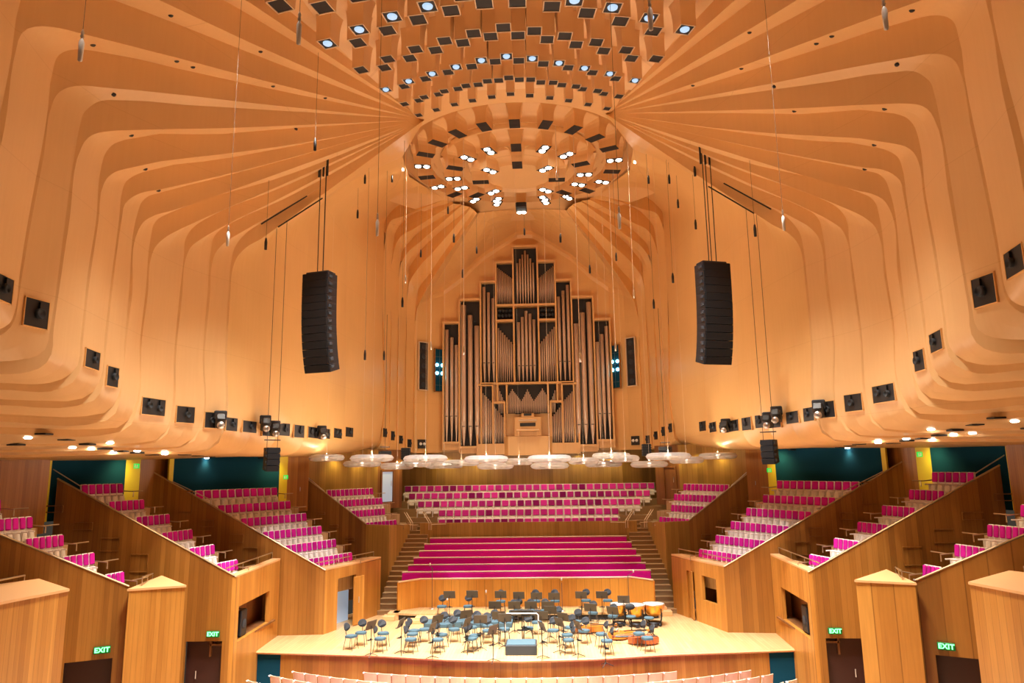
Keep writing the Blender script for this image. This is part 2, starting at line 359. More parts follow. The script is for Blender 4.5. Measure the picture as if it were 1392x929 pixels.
# rib 0: nearest one, same profile further out and higher
def shifted(s, dx, dy, dz): return [Vector((p.x+dx*min(1, i/8), p.y+dy*min(1, i/8), p.z+dz*min(1, i/8))) for i, p in enumerate(s)]
def outer_sec(base, W0, W1, px, dzl):
    # the nearer ribs leave the picture: ceiling line measured, the rest follows the next rib
    a, c = onpl(px[0][0], px[0][1], APX, W0), onpl(px[1][0], px[1][1], APX, W0); k0 = NS[0]-1; sh = Vector((W0[0]-W1[0], W0[1]-W1[1], 0))
    top = onpl(577, 163, APX, W0); e = base[k0]+sh; t = (Vector((e.x, e.y))-Vector((a.x, a.y))).length/(Vector((c.x, c.y))-Vector((a.x, a.y))).length
    z = a.z+(c.z-a.z)*t; dz = z-base[k0].z; e.z = z; out = [top.lerp(a, i/4) for i in range(4)]+[a.lerp(e, i/(k0-4)) for i in range(k0-3)]
    for i in range(k0+1, len(base)):
        w = min(max((i-k0-10)/9, 0), 1); out.append(base[i]+sh+Vector((0, 0, dz*(1-w)+dzl*w)))
    return out
WPL[0] = (-9.95, 11.85); WPL[-1] = (-9.3, 9.9)
SEC[0] = (outer_sec(SEC[1][0], WPL[0], WPL[1], ((340, 21), (303, 0)), .7), outer_sec(SEC[1][1], WPL[0], WPL[1], ((340, 58), (213, 0)), .7))
N_1 = outer_sec(SEC[1][1], WPL[-1], WPL[1], ((340, 4), (324, -5)), 1.5); SEC[-1] = ([p+Vector((0, 0, 1.1*min(1, i/6))) for i, p in enumerate(N_1)], N_1)
SSEC = {}
for k, (Y, F, N) in SR.items():
    a = (518, 590) if k == 1 else F[-1]; wp = (azx(a[0], a[1], Y), Y); WPL['s%d' % k] = wp
    if k == 1: SSEC[k] = (section(F, OAX, wp, -19.5), section(N, OAX, wp, -19.5))
    else:
        SSEC[k] = (section(F, OAX, wp), section(N, OAX, wp))
        for s_ in SSEC[k]: s_.append(Vector((s_[-1].x, s_[-1].y, 7.62)))
# intermediate sections of the wide smooth panel
def midsec(rim, q, corner, zs):
    O = rim
    crv = [rim, corner[0], None, corner[1], corner[2], None, corner[3], None] + zs
    return crv
MA = section([(547, 213), (455, 262), None, (428, 290), (420, 318), (419, 340), None, (416, 450), (413, 585), None, (411, 603), (404, 613), (385, 620), None, (360, 621), (300, 621)], (azx(547, 213, 32.4), 32.4), (-9.55, 30.6), -19.5)
MB_ = section([(556, 240), (498, 272), None, (480, 292), (474, 312), (473, 330), None, (470, 450), (467, 585), None, (465, 603), (458, 613), (436, 620), None, (415, 621), (360, 621)], (azx(556, 240, 35.2), 35.2), (-8.95, 36.2), -19.5)
for sd, nm in SIDES:
    for k in range(-1, 11):
        F, N = SEC[k]; b = MB(); loft(b, F, N)
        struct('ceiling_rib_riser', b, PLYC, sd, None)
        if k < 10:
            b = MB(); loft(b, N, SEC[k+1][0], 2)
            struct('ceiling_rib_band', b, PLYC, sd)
    b = MB(); loft(b, SEC[10][1], MA, 3); loft(b, MA, MB_, 3); loft(b, MB_, SSEC[1][0], 3)
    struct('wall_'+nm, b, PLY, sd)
    # the nearest part of the shell, before rib 0
    near = [p+Vector((.8, -6.5, .8)) for p in SEC[-1][0]]; near[0] = SEC[-1][0][0].copy()
    for i in range(8): near[i] = SEC[-1][0][0].lerp(near[8], i/8)
    b = MB(); loft(b, near, SEC[-1][0], 2); struct('ceiling_rib_band', b, PLYC, sd)
    for k in range(1, 6):
        F, N = SSEC[k]; b = MB(); n = min(len(F), len(N)); loft(b, F[:n], N[:n]); struct('ceiling_rib_riser', b, PLY, sd)
        if k < 5:
            b = MB(); G = SSEC[k+1][0]; n = min(len(N), len(G)); loft(b, N[:n], G[:n], 2)
            if k == 1: T_ = N[n-1:]; b.add(T_+[G[-1]], [(i, i+1, len(T_)) for i in range(len(T_)-1)])
            struct('wall_organ_recess', b, PLY, sd)
# organ recess: facets and the creased plywood hood above the organ
YO = 46.9
pA = WPL['s5']; pB = (azx(582, 520, 46.15), 46.15); pC = (azx(603, 520, YO), YO)
hood = [((652, 289), pB, (587, 398), (583, 408)), ((661, 288), pC, (605, 390), (603, 402)), ((670, 287), (azx(628, 500, YO), YO), (628, 372), (627, 384)), ((680, 286), (azx(655, 500, YO), YO), (653, 348), (652.5, 358)),
        ((691, 285.5), (azx(679, 500, YO), YO), (679, 330), (678.5, 340)), ((702, 285), (azx(702, 500, YO), YO), (703, 315), (702.8, 325))]
HS = []
for st, pl, c1, c2 in hood:
    s0 = onz(st[0], st[1], 21.97); a = ony(c1[0], c1[1], pl[1]-.5); b_ = ony(c2[0], c2[1], pl[1]); foot = Vector((pl[0], pl[1], 7.6))
    a.x = (a.x+b_.x)/2
    pts = [s0.lerp(a, i/8) for i in range(9)] + [a.lerp(b_, .5)+Vector((0, .12, .05)), b_, b_.lerp(foot, .5), foot]; HS.append(pts)
f5 = SSEC[5][1]; st0 = f5[:NS[0]]; s5 = resamp(st0, 9)+[f5[NS[0]+4], f5[NS[0]+9], f5[-2].lerp(f5[NS[0]+9], .5), f5[-1]]
s5[-1] = Vector((s5[-1].x, s5[-1].y, 7.6))
for sd, nm in SIDES:
    b = MB(); allS = HS
    h0 = resamp(HS[0][:9], NS[0])+resamp(HS[0][8:11], NS[1])[1:]+resamp(HS[0][10:], NS[2])[1:]; g5 = f5[:-2]+[s5[-1]]; loft(b, g5, h0)
    for a, c in zip(allS, allS[1:]): n = len(a); b.add(a+c, [(i, i+1, n+i+1, n+i) for i in range(n-1)])
    cen = [Vector((0, p.y, p.z+.05)) for p in HS[-1]]; n = len(cen); b.add(HS[-1]+cen, [(i, i+1, n+i+1, n+i) for i in range(n-1)])
    struct('wall_organ_hood', b, PLY, sd)
# flat ceiling between ribs, ring and hood, with a hole for the ring
RC = (0.0, 34.05); RR = 5.85
b = MB(); n = 64; rim = [(RC[0]+RR*sin(2*pi*k/n), RC[1]+RR*cos(2*pi*k/n), 22.0) for k in range(n)]
outer = []
for k in range(n):
    a = 2*pi*k/n; outer.append((RC[0]+9.2*sin(a), RC[1]+(7.4 if cos(a) < 0 else 9)*cos(a), 22.0+(0 if cos(a) > 0 else .25*cos(a)**2)))
b.add(rim+outer, [(k, (k+1) % n, n+(k+1) % n, n+k) for k in range(n)]); struct('ceiling', b, PLYC)
# vault with the hanging coffers
b = MB(); ys = [2, 8, 14, 18, 22, 25, 27.2]
zc = lambda y: 21.35+.11*(y-20.8)+(.25 if y < 20 else 0)
edge = {2: 9.5, 8: 9.0, 14: 8.2, 18: 7.5, 22: 6.6, 25: 5.7, 27.2: 5.0}
v = []
for y in ys:
    for i in range(9): x = edge[y]*(i/4-1); v.append((x, y, zc(y)-(abs(i-4)/4)**3*.25))
b.add(v, [(r*9+i, r*9+i+1, r*9+10+i, r*9+9+i) for r in range(len(ys)-1) for i in range(8)], True)
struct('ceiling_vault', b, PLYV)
# back of hall above and behind everything that closes the shell
b = MB(); b.quad((-20, 51, -2), (20, 51, -2), (20, 51, 24), (-20, 51, 24)); struct('wall_back', b, DARKW)
b = MB(); b.poly([(-8.9, 42.2, 7.62), (-7.3, 45.4, 7.62), (pC[0], YO, 7.62), (-pC[0], YO, 7.62), (7.3, 45.4, 7.62), (8.9, 42.2, 7.62), (19, 46, 7.5), (19, 51, 7.5), (-19, 51, 7.5), (-19, 46, 7.5)]); struct('ceiling_rear_soffit', b, PLY)
# ---- ceiling crown: recessed circle with three tiers of scooped coves
prof = [(5.85, 22.0), (5.85, 22.75), (5.0, 22.75)]
b = MB(); b.lathe(prof, (RC[0], RC[1], 0), 72); struct('ceiling_crown_rim', b, PLYC)
TIER = [(5.45, 4.5, 22.75, 21.98, 11, 22, 21.70), (3.85, 2.95, 22.35, 21.60, 8, 16, 21.35), (2.4, 1.6, 21.95, 21.25, 4, 8, 21.05)]
for ti, (ro, ri, z0, z1, _, nb, zb) in enumerate(TIER):
    H_ = z0-z1; cr = (0, 34.45, 0)
    b = MB(); b.lathe([(ro, z0), (ro, z0-H_*.36), (ro-.05, z0-H_*.42), (ri+.30, z0-H_*.50), (ri+.12, z0-H_*.60), (ri+.04, z0-H_*.78), (ri, z1)], cr, 88); struct('ceiling_crown_tier', b, PLYC)
    nxt = (3.85, 2.4, .01)[ti]; zn = (22.35, 21.95, 21.25)[ti]; b = MB(); b.lathe([(ri, z1), (ri-.04, z1), (ri-.06, zn), (nxt, zn)], (0, 34.45, 0), 64); struct('ceiling_crown_tier', b, PLYC)
# hanging boxes with their lamps
lit = {0: {5, 7, 9, 10}, 1: {1, 2, 4, 5, 7}, 2: {1, 3}}
TN = ['outer', 'middle', 'inner']
def crown_box(ti, i, ang, side):
    ro, ri, z0, z1, half, nb, zb = TIER[ti]; r = [4.9, 3.38, 1.95][ti]; cy = [34.45, 34.6, 34.45][ti]
    on = i in lit[ti]; x = r*sin(ang)*side*-1; y = cy-r*cos(ang)
    rz = math.atan2(x, -(y-cy)); t = empty('crown_light_box', (x, y, zb), rz if True else 0)
    wh = 'left' if x < -.3 else 'right' if x > .3 else 'centre'
    pos = ('%s of the %s crown ring, %s from the front' % (wh, TN[ti], ORD(i+1)))
    tag(t, '%s ceiling light box, %s' % ('lit twin-lamp' if on else 'dark', pos), 'ceiling light', 'light boxes of the ceiling crown')
    w, d, h = .5, .84, z0-zb-.10; bb = MB(); n = 6; v = []
    for j in range(n):      # concave flare up to the ceiling
        u = j/(n-1); fl = 1+1.5*u**4; z = h*u
        v += [(-w/2*fl, -d/2*(1+.45*u**2), z), (w/2*fl, -d/2*(1+.45*u**2), z), (w/2*fl, d/2*(1+.3*u**2), z), (-w/2*fl, d/2*(1+.3*u**2), z)]
    f = []
    for j in range(n-1):
        for k in range(4): f.append((j*4+k, j*4+(k+1) % 4, j*4+4+(k+1) % 4, j*4+4+k))
    bb.add(v, f); obj('box_casing', bb, PLYC, t)
    q = MB(); q.box((0, 0, .005), (w-.02, d-.02, .02)); obj('aperture', q, APER, t)
    if on:
        for s in (-.21, .21): q = MB(); q.lathe([(0.001, -.05), (.1, -.045), (.14, -.02), (.15, .0)], (0, s, -.005), 14); obj('lamp_lens', q, LAMPW, t)
        L_ = light('crown_spot', 'SPOT', (0, 0, -.12), P_RING, WARM, t, size=.05, angle=62, blend=.5)
        a_ = aim((x, y, zb), (x*.9, (30.2+.15*(y-34) if y < 36 else 39.5), 0)); a_.rotate_axis('Z', 0); L_.matrix_world = Matrix.LocRotScale(Vector((x+.21*sin(rz), y-.21*cos(rz), zb-.10)), a_, None); L_.parent = None
    else:
        for s in (-.21, .21): q = MB(); q.lathe([(.13, -.01), (.12, .0), (.05, .0), (.001, .0)], (0, s, -.004), 12); obj('lamp_reflector', q, DGREY, t)
for i in range(0, 11):
    a = 2*pi*i/22
    for sd in ((1, -1) if i else (1,)): crown_box(0, i, a, sd)
for i in range(0, 8):
    a = 2*pi*i/16
    for sd in ((1, -1) if i else (1,)): crown_box(1, i, a, sd)
for i in range(0, 4):
    a = 2*pi*i/8
    for sd in ((1, -1) if i else (1,)): crown_box(2, i, a, sd)
t = empty('centre_spotlight_rack', (0, 39.0, 21.3), label='dark rack with two bright lamps at the far centre of the crown', cat='ceiling light')
q = MB(); q.bev((0, -.1, 0), (.62, 1.0, .3), .03); obj('rack_body', q, BLACK, t)
for s in (-.13, .13): q = MB(); q.lathe([(.001, -.2), (.12, -.19), (.15, -.12)], (s, .3, 0), 12); obj('lamp_lens', q, LAMPW, t)
q = MB(); q.bev((0, 0, .75), (.6, .5, 1.2), .03); obj('rack_hanger', q, PLYC, t)
light('rack_spot', 'SPOT', (0, .3, -.3), P_RING*.6, WARM, t, angle=60, size=.05)
# ---- vault coffers (half list, mirrored): x, y, lamp?
HALF = [(3.07,26.61,0),(2.27,26.14,0),(3.87,27.1,0),(1.52,25.81,0),(.74,25.53,0),(0,25.33,0),(3.61,25.62,0),(2.76,25.11,0),(4.23,25.92,0),(3.35,25.33,0),(1.96,24.68,0),(2.5,24.85,0),
(1.17,24.38,0),(1.63,24.44,0),(.38,24.08,0),(.8,24.11,0),(0,23.89,0),(3.93,24.29,0),(3.03,23.72,0),(4.67,24.52,1),(3.68,23.87,1),(2.14,23.25,0),(2.73,23.34,1),(1.26,22.88,0),(1.81,22.87,1),(.41,22.57,0),(.88,22.45,1),(0,22.22,1),
(4.31,22.72,0),(3.3,22.09,0),(5.17,22.82,0),(2.34,21.58,0),(4.06,22.09,0),(1.38,21.15,0),(3.0,21.47,0),(.44,20.81,0),(1.95,20.98,0),(.97,20.57,0),(0,20.28,0),(4.78,20.88,0),(3.65,20.18,0),(5.77,20.86,1),(2.58,19.61,0),(4.52,20.06,1),(1.51,19.16,0),(3.33,19.37,1),(.49,18.83,0),(2.17,18.88,1),
(5.27,18.7,0),(6.46,18.52,0),(1.08,18.35,0),(0,18.1,1),(4.1,18.15,0),(2.85,17.55,0),(5.15,17.4,1),(1.65,17.15,0),(.55,16.85,0),(6.2,17.0,1),(3.8,16.9,1)]
cells = sorted({(s*x, y, l) for x, y, l in HALF for s in (1, -1)}, key=lambda c: (c[1], c[0]))
def coffer(w, d, lamp):
    t = empty('ceiling_coffer', (0, 0, 0)); n = 7; h = 1.35; v = []
    for j in range(n):
        u = j/(n-1); fl = 1+.6*u**4; dd = 1+.25*u**3
        v += [(-w/2*fl, -d/2*dd, h*u), (w/2*fl, -d/2*dd, h*u), (w/2*fl, d/2*(1+.9*u*u), h*u), (-w/2*fl, d/2*(1+.9*u*u), h*u)]
    bb = MB(); bb.add(v, [(j*4+k, j*4+(k+1) % 4, j*4+4+(k+1) % 4, j*4+4+k) for j in range(n-1) for k in range(4)]); obj('coffer_casing', bb, PLYV, t)
    q = MB(); e = .035
    for s in (-1, 1): q.box((s*(w/2-e/2), 0, -.01), (e, d, .03)); q.box((0, s*(d/2-e/2), -.01), (w, e, .03))
    obj('aperture_rim', q, RIM, t)
    q = MB(); q.box((0, 0, .01), (w-e*2, d-e*2, .02)); obj('aperture', q, APER, t)
    if lamp:
        q = MB(); q.lathe([(.001, -.07), (.12, -.06), (.165, -.03), (.175, 0)], (0, 0, 0), 18); obj('lamp_lens', q, LAMPC, t)
    return t
pd, pl_ = coffer(.60, .60, False), coffer(.60, .60, True); ud, ul = [], []
rows_y = {}
for i, (x, y, l) in enumerate(cells):
    z = 20.3+.11*(y-20.8); rr = hypot(x, y-31.5); sc = (.315+(rr-5.8)*.033)/.60
    rz = math.atan2(x, 38-y)*.9
    o = place(pl_ if l else pd, ul if l else ud, (x, y, z), rz, label='%s square coffer box hanging from the vault, %s counting from the front row' % ('lamp-lit' if l else 'dark', ORD(i+1)), cat='ceiling coffer', group='coffer boxes of the front vault')
    o.scale = (sc, sc, 1)
    if l:
        s = light('coffer_or_fill_spot', 'SPOT', (x, y, z-.12), P_COFFER if y < 23.4 else P_COFFER*.5, COOL if y > 22 else (1, .93, .82), size=.02, angle=58, blend=.6)
        s.rotation_euler = aim((x, y, z), (x*1.25, y+3.4, 0))
# small lamps and microphones on the flat ceiling beside the crown
for sd, nm in SIDES:
    t = empty('ceiling_floodlight', (-6.3*sd, 33.9, 21.75), label='%s bright flood lamp on the flat ceiling beside the crown' % nm, cat='ceiling light')
    q = MB(); q.bev((0, 0, 0), (.95, .42, .18), .03); obj('lamp_housing', q, BLACK, t)
    q = MB(); q.bev((.22*sd, 0, -.1), (.5, .3, .05), .02); obj('lamp_lens', q, LAMPW, t)
    light('flood_spot', 'SPOT', (.2*sd, 0, -.2), P_RING*.25, WARM, t, angle=150)
    # dark slot in the last rib face
    a, c, d_, e = [onpl(*px, APX, WPL[10]) for px in ((353, 306), (415, 268), (413, 273), (366, 306))]
    off = Vector((.10, -.10, 0)); q = MB(); q.tube([a+off, c+off], .03); q.tube([onpl(376, 310, APX, WPL[10])+off, onpl(436, 271, APX, WPL[10])+off], .03)
    obj('slot_edge_strip', q, BLACK, side=sd, label='%s pair of thin dark strips edging the vent in the last rib' % nm, cat='vent strip')

# unseen fill lamps, added to bounce light up onto coffers and rib risers
for i, (x, y) in enumerate(((-3.2, 12.5), (3.2, 12.5), (-5.5, 9.0), (5.5, 9.0), (0, 7.0), (-3, 3.5), (3, 3.5))):
    z = 20.6+.11*(y-20.8)+.2; t = empty('vault_fill_lamp', (x, y, z), label='added fill lamp in the vault over the near stalls, %s from the stage' % ORD(i+1), cat='downlight', group='added fill lamps over the near stalls')
    q = MB(); q.lathe([(.30, 1.3), (.30, .0), (.24, .0), (.22, .12), (.001, .12)], (0, 0, 0), 18); obj('lamp_can', q, BLACK, t)
    q = MB(); q.lathe([(.001, .04), (.18, .06), (.21, .1)], (0, 0, 0), 16); obj('lamp_lens', q, LAMPC, t)
    s = light('coffer_or_fill_spot', 'SPOT', (x, y, z-.06), P_COFFER*.2, (1, .93, .82), size=.04, angle=64, blend=.6)  # added fill spot, no coffer belongs to it
# ================================================================== side seating boxes (left coordinates, mirrored for the right)
def wall_strip(mb, p, q, zb, zt0, zt1, th=.14, holes=(), inward=1):
    """plumb wall from plan point p to q with a straight sloping top and rectangular holes (u0, u1, z0, z1)"""
    p = Vector((p[0], p[1], 0)); q = Vector((q[0], q[1], 0)); Lg = (q-p).length; d = (q-p)/Lg; nrm = Vector((d.y, -d.x, 0))*th*inward
    cuts = sorted({0, Lg}|{h[0] for h in holes}|{h[1] for h in holes}); zt = lambda u: zt0+(zt1-zt0)*u/Lg
    def blk(u0, u1, a0, a1, b0, b1):
        P = [p+d*u0, p+d*u1]; v = [P[0]+Vector((0, 0, a0)), P[1]+Vector((0, 0, a1)), P[1]+Vector((0, 0, b1)), P[0]+Vector((0, 0, b0))]; v += [x+nrm for x in v]
        mb.add(v, [(0, 1, 2, 3), (7, 6, 5, 4), (0, 4, 5, 1), (1, 5, 6, 2), (2, 6, 7, 3), (3, 7, 4, 0)])
    for u0, u1 in zip(cuts, cuts[1:]):
        hs = [h for h in holes if h[0] <= u0+1e-6 and h[1] >= u1-1e-6]
        if hs: h = hs[0]; blk(u0, u1, zb, zb, h[2], h[2]) if h[2] > zb+.01 else None; blk(u0, u1, h[3], h[3], zt(u0), zt(u1))
        else: blk(u0, u1, zb, zb, zt(u0), zt(u1))
    return Lg
def u_on(px, p, q):
    w = onpl(px[0], px[1], p, q); return (Vector((w.x, w.y))-Vector(p[:2])).length, w.z
# --- a seat: white-birch shell, magenta back, tipped-up pan, arms
def make_seat(w, name, cushion, ch=.34, cz=.75):
    t = empty(name, (0, 0, 0)); k = w/.5
    q = MB(); q.bev((0, .06, .66), (w*.96, .05, .56), .02, rx=-.14); obj('back_shell', q, SHELL, t)
    q = MB(); q.bev((0, .03-.14*(cz-.68), cz), (w*.80, .05, ch), .02, rx=-.14); obj('back_cushion', q, cushion, t)
    q = MB(); q.bev((0, -.10, .36), (w*.66, .09, .34), .03, rx=-.25); obj('seat_pan', q, SHELL, t)
    q = MB(); q.bev((-w*.47, -.14, .50), (.05*k, .36, .045), .012); q.bev((-w*.47, -.06, .25), (.04*k, .2, .50), .01); obj('arm_frame', q, SHELL, t)
    return t
BOXES = {
 'stage-side box': dict(pl=((-8.15, 30.25), (-15.6, 29.6)), top=((440, 776), (228, 655)), d=28, zb=-.1, rows=[(413.7, 761.6, 479.6, 9), (382.7, 743, 457.7, 10), (351, 724.5, 438, 11), (321, 706, 417.6, 11), (289.4, 688, 396, 11), (259, 668, 378, 11)]),
 'middle box': dict(pl=((-9.75, 25.25), (-16.3, 25.0)), top=((325, 785), (61, 640)), d=15, zb=-1.6, rows=[(289.4, 768, 324.3, 5), (251.8, 747, 293, 5), (214, 725.8, 263, 6), (178.5, 704, 232, 6), (141, 683, 197.5, 6), (103, 660, 169, 6)]),
 'front box': dict(pl=((-11.62, 21.9), (-16.2, 19.6)), top=((160, 799), (0, 735)), d=12, zb=-1.8, rows=[(131.5, 784.8, 170, 4), (71.4, 760.4, 130, 5), (18.8, 735, 88, 6), (-32, 709, 46, 6), (-85, 684, 3, 6)]),
 'choir-side box': dict(pl=((-8.25, 37.4), (-13.6, 37.0)), top=((497, 713), (416, 651)), d=31, zb=.1, rows=[(493, 711.7, 540, 8), (473.6, 695.3, 524, 9), (456.8, 681, 520.7, 11), (440, 667, 508, 11)]),
}
ORDROW = ['front', 'second', 'third', 'fourth', 'fifth', 'sixth']
BACK = {}
seat_protos = {}
for bn, B in BOXES.items():
    p, q = B['pl']; ang = rad(B['d']); dv = Vector((sin(ang), cos(ang), 0)); nv = Vector((-cos(ang), sin(ang), 0))   # nv points outward, away from the stage
    zt = [onpl(t[0], t[1], p, q) for t in B['top']]
    slope = (zt[1].z-zt[0].z)/hypot(zt[1].x-zt[0].x, zt[1].y-zt[0].y); Lw = hypot(q[0]-p[0], q[1]-p[1])
    holes = []
    if bn == 'middle box':
        u0, z0 = u_on((302, 872), p, q); u1, _ = u_on((252, 873), p, q); holes = [(u0, u1, B['zb'], z0)]
    if bn == 'front box':
        u0, z0 = u_on((153, 895), p, q); u1, _ = u_on((87, 902), p, q); holes = [(u0, u1, B['zb'], z0)]
    B['holes'] = holes; B['zp'] = zt[0].z; B['zq'] = zt[0].z+slope*Lw
    for sd, nm in SIDES:
        b = MB(); wall_strip(b, p, q, B['zb'], zt[0].z, B['zq'], .07, holes, 1)
        struct('wall_'+nm, b, BRUSH, sd)
        # capping rail on the sloping parapet
        a = Vector((p[0], p[1], zt[0].z)); c = Vector((q[0], q[1], B['zq'])); b = MB(); b.tube([a+Vector((0, 0, .01)), c+Vector((0, 0, .01))], .032, 6)
        struct('trim_parapet', b, BRASS, sd)
        for h in holes:
            d = (Vector(q)-Vector(p)).normalized(); pc = Vector(p)+d*(h[0]+h[1])/2; nn = Vector((-d.y, d.x))
            if nn.y < 0: nn = -nn
            b = MB(); b.box((pc.x+nn.x*.3, pc.y+nn.y*.3, (h[2]+h[3])/2), (h[1]-h[0]+.1, .06, h[3]-h[2]), math.atan2(d.y, d.x))
            k = obj('exit_door', b, MAROON, side=sd, label='dark maroon exit door under the EXIT sign, %s %s wall' % (nm, bn), cat='door')
            b = MB(); b.tube([(pc.x+nn.x*.2+.3*d.x, pc.y+nn.y*.2+.3*d.y, h[3]-1.25), (pc.x+nn.x*.2+.3*d.x, pc.y+nn.y*.2+.3*d.y, h[3]-1.0)], .02); obj('door_handle', b, METAL, k, sd)
    # rows
    rows = []
    for (lu, lv, ru, n) in B['rows']:
        Lp = onpl(lu, lv, p, q)+dv*(.42 if bn == 'front box' else .26)
        # right end: same height, row direction fixed, bearing of the measured aisle end
        r = ray(ru, lv); a = r.x/r.y; tt = (CAMP.x+Lp.y*a-Lp.x)/(dv.x-dv.y*a); Rp = Lp+dv*tt; rows.append((Lp, Rp, n, tt))
    B['r3'] = rows
    w = rows[0][3]/rows[0][2]; cush = MAG
    proto = make_seat(w, 'box_seat', cush); used = []
    for sd, nm in SIDES:
        for ri, (Lp, Rp, n, tt) in enumerate(rows):
            zf = Lp.z-.92
            # platform of this row
            nxt = rows[ri+1][0] if ri+1 < len(rows) else Lp+nv*1.1
            dep = max(.8, (nxt-Lp).dot(nv)); b = MB()
            fr = .45 if ri else .1; A_ = Lp-nv*fr-dv*.02; Bq = Lp+dv*(tt+(.9 if ri > 1 else .3 if ri else .02))-nv*fr
            pts = [A_, Bq, Bq+nv*(dep+.02-(.35 if not ri else 0)), A_+nv*(dep+.02-(.35 if not ri else 0))]
            wn = Vector((-(q[1]-p[1]), q[0]-p[0], 0)).normalized(); wn = wn if wn.y > 0 else -wn
            for j in (0, 3):
                gap = .10-Vector((pts[j].x-p[0], pts[j].y-p[1], 0)).dot(wn)
                if gap > 0: pts[j] = pts[j]+dv*(gap/dv.dot(wn))
            b.prism([(x.x, x.y) for x in pts], zf-.62, zf); struct('floor_terrace', b, TREAD, sd)
            # low rail at the aisle end
            b = MB(); e = Lp+dv*(tt+.12)
            b.tube([e-nv*.35+Vector((0, 0, -.5)), e-nv*.35+Vector((0, 0, -.30)), e+nv*.25+Vector((0, 0, -.27)), e+nv*.25+Vector((0, 0, -.5))], .022, 5)
            b.tube([e-nv*.05+dv*.1+Vector((0, 0, -.3)), e-nv*.05+dv*.75+Vector((0, 0, -.3))], .02, 5)
            obj('aisle_rail', b, BRASS, side=sd, label='low rail at the aisle end of the %s row, %s %s' % (ORDROW[ri], nm, bn), cat='rail', group='aisle rails of the seating boxes')
            sp = tt/n
            for i in range(n):
                c = Lp+dv*sp*(i+.5); x, y = c.x*sd, c.y
                rz = math.atan2(-nv.x, nv.y)
                if sd < 0: rz = -rz
                # seat local +Y is its back; it looks along -Y
                o = place(proto, used, (x, y, zf), rz, label='magenta tip-up seat, %s from the parapet, %s row, %s %s' % (ORD(i+1), ORDROW[ri], nm, bn), cat='seat', group='seats of the %s %s' % (nm, bn))
                o.scale.x = sp/w
# outer wall of the seating boxes, set out from the measured edges: wood, dark blue panels, yellow-lit strips, doors
def back_wall(p, q, segs, zb, zt, sd, nm, bn):
    for (u0, u1, kind) in segs:
        a = onpl(u0, 640, p, q); c = onpl(u1, 640, p, q); b = MB(); wall_strip(b, (a.x, a.y), (c.x, c.y), zb, zt, zt, .1)
        m = {'w': BRUSH, 'b': BLUE, 'y': YELLIT, 'd': DARKW, 'r': REAR}[kind]; struct('wall_'+nm, b, m, sd)
for bn, segs, off in (('stage-side box', [(228, 234, 'y'), (234, 378, 'b'), (378, 389, 'y'), (389, 418, 'w')], 1.0), ('middle box', [(60, 67, 'y'), (67, 168, 'b'), (168, 188, 'y'), (188, 234, 'w')], 1.0),
                      ('front box', [(-160, 64, 'w')], 1.2), ('choir-side box', [(414, 512, 'r'), (512, 545, 'd')], 1.0)):
    B = BOXES[bn]; ang = rad(B['d']); dv = Vector((sin(ang), cos(ang), 0)); nv = Vector((-cos(ang), sin(ang), 0)); L0 = B['r3'][-1][0]
    a = L0+nv*off; B['bw'] = ((a.x, a.y), (a.x+dv.x, a.y+dv.y)); zf = L0.z-.95
    for sd, nm in SIDES: back_wall(B['bw'][0], B['bw'][1], segs, zf-.3, (7.75 if bn == 'choir-side box' else 9.5), sd, nm, bn)
# doors in that wall, beside the yellow-lit strips
for bn, u0, u1, v0 in (('stage-side box', 392, 409, 649), ('middle box', 190, 222, 628)):
    p, q = BOXES[bn]['bw']; a = onpl(u0, v0, p, q); c = onpl(u1, v0, p, q); zf = BOXES[bn]['r3'][-1][0].z-1.2; d = (c-a); d.z = 0; n = Vector((d.y, -d.x, 0)).normalized()
    for sd, nm in SIDES:
        m = (a+c)/2+n*.06; b = MB(); b.bev((m.x, m.y, (a.z+zf)/2), (d.length, .06, a.z-zf), .02, math.atan2(d.y, d.x))
        t = obj('panelled_door', b, DARKW, side=sd, label='brown timber door at the top of the %s %s' % (nm, bn), cat='door')
        b = MB(); h = a+d*.85+n*.1; b.tube([(h.x, h.y, zf+.95), (h.x, h.y, zf+1.15)], .02); obj('door_handle', b, METAL, t, sd)
for bn, u, v in (('stage-side box', 386.5, 649), ('middle box', 183, 634)):
    p, q = BOXES[bn]['bw']; a = onpl(u, v, p, q); d = Vector((q[0]-p[0], q[1]-p[1], 0)).normalized(); n = Vector((d.y, -d.x, 0))
    for sd, nm in SIDES:
        c = a+n*.08; b = MB(); b.bev((c.x, c.y, c.z), (.30, .06, .2), .01, math.atan2(d.y, d.x)); t = obj('exit_sign', b, GREEN, side=sd, label='small green running-person exit sign above the door, top of %s %s' % (nm, bn), cat='exit sign')
        b = MB(); e = c+n*.04
        for du, dz, w, h in ((0, .05, .03, .03), (0, 0, .035, .06), (-.03, -.05, .03, .05), (.03, -.05, .03, .05), (.03, .01, .05, .02), (-.09, 0, .05, .13)):
            b.box((e.x+d.x*du, e.y+d.y*du, e.z+dz), (w, .01, h), math.atan2(d.y, d.x))
        obj('running_figure', b, WHITE, t, sd)
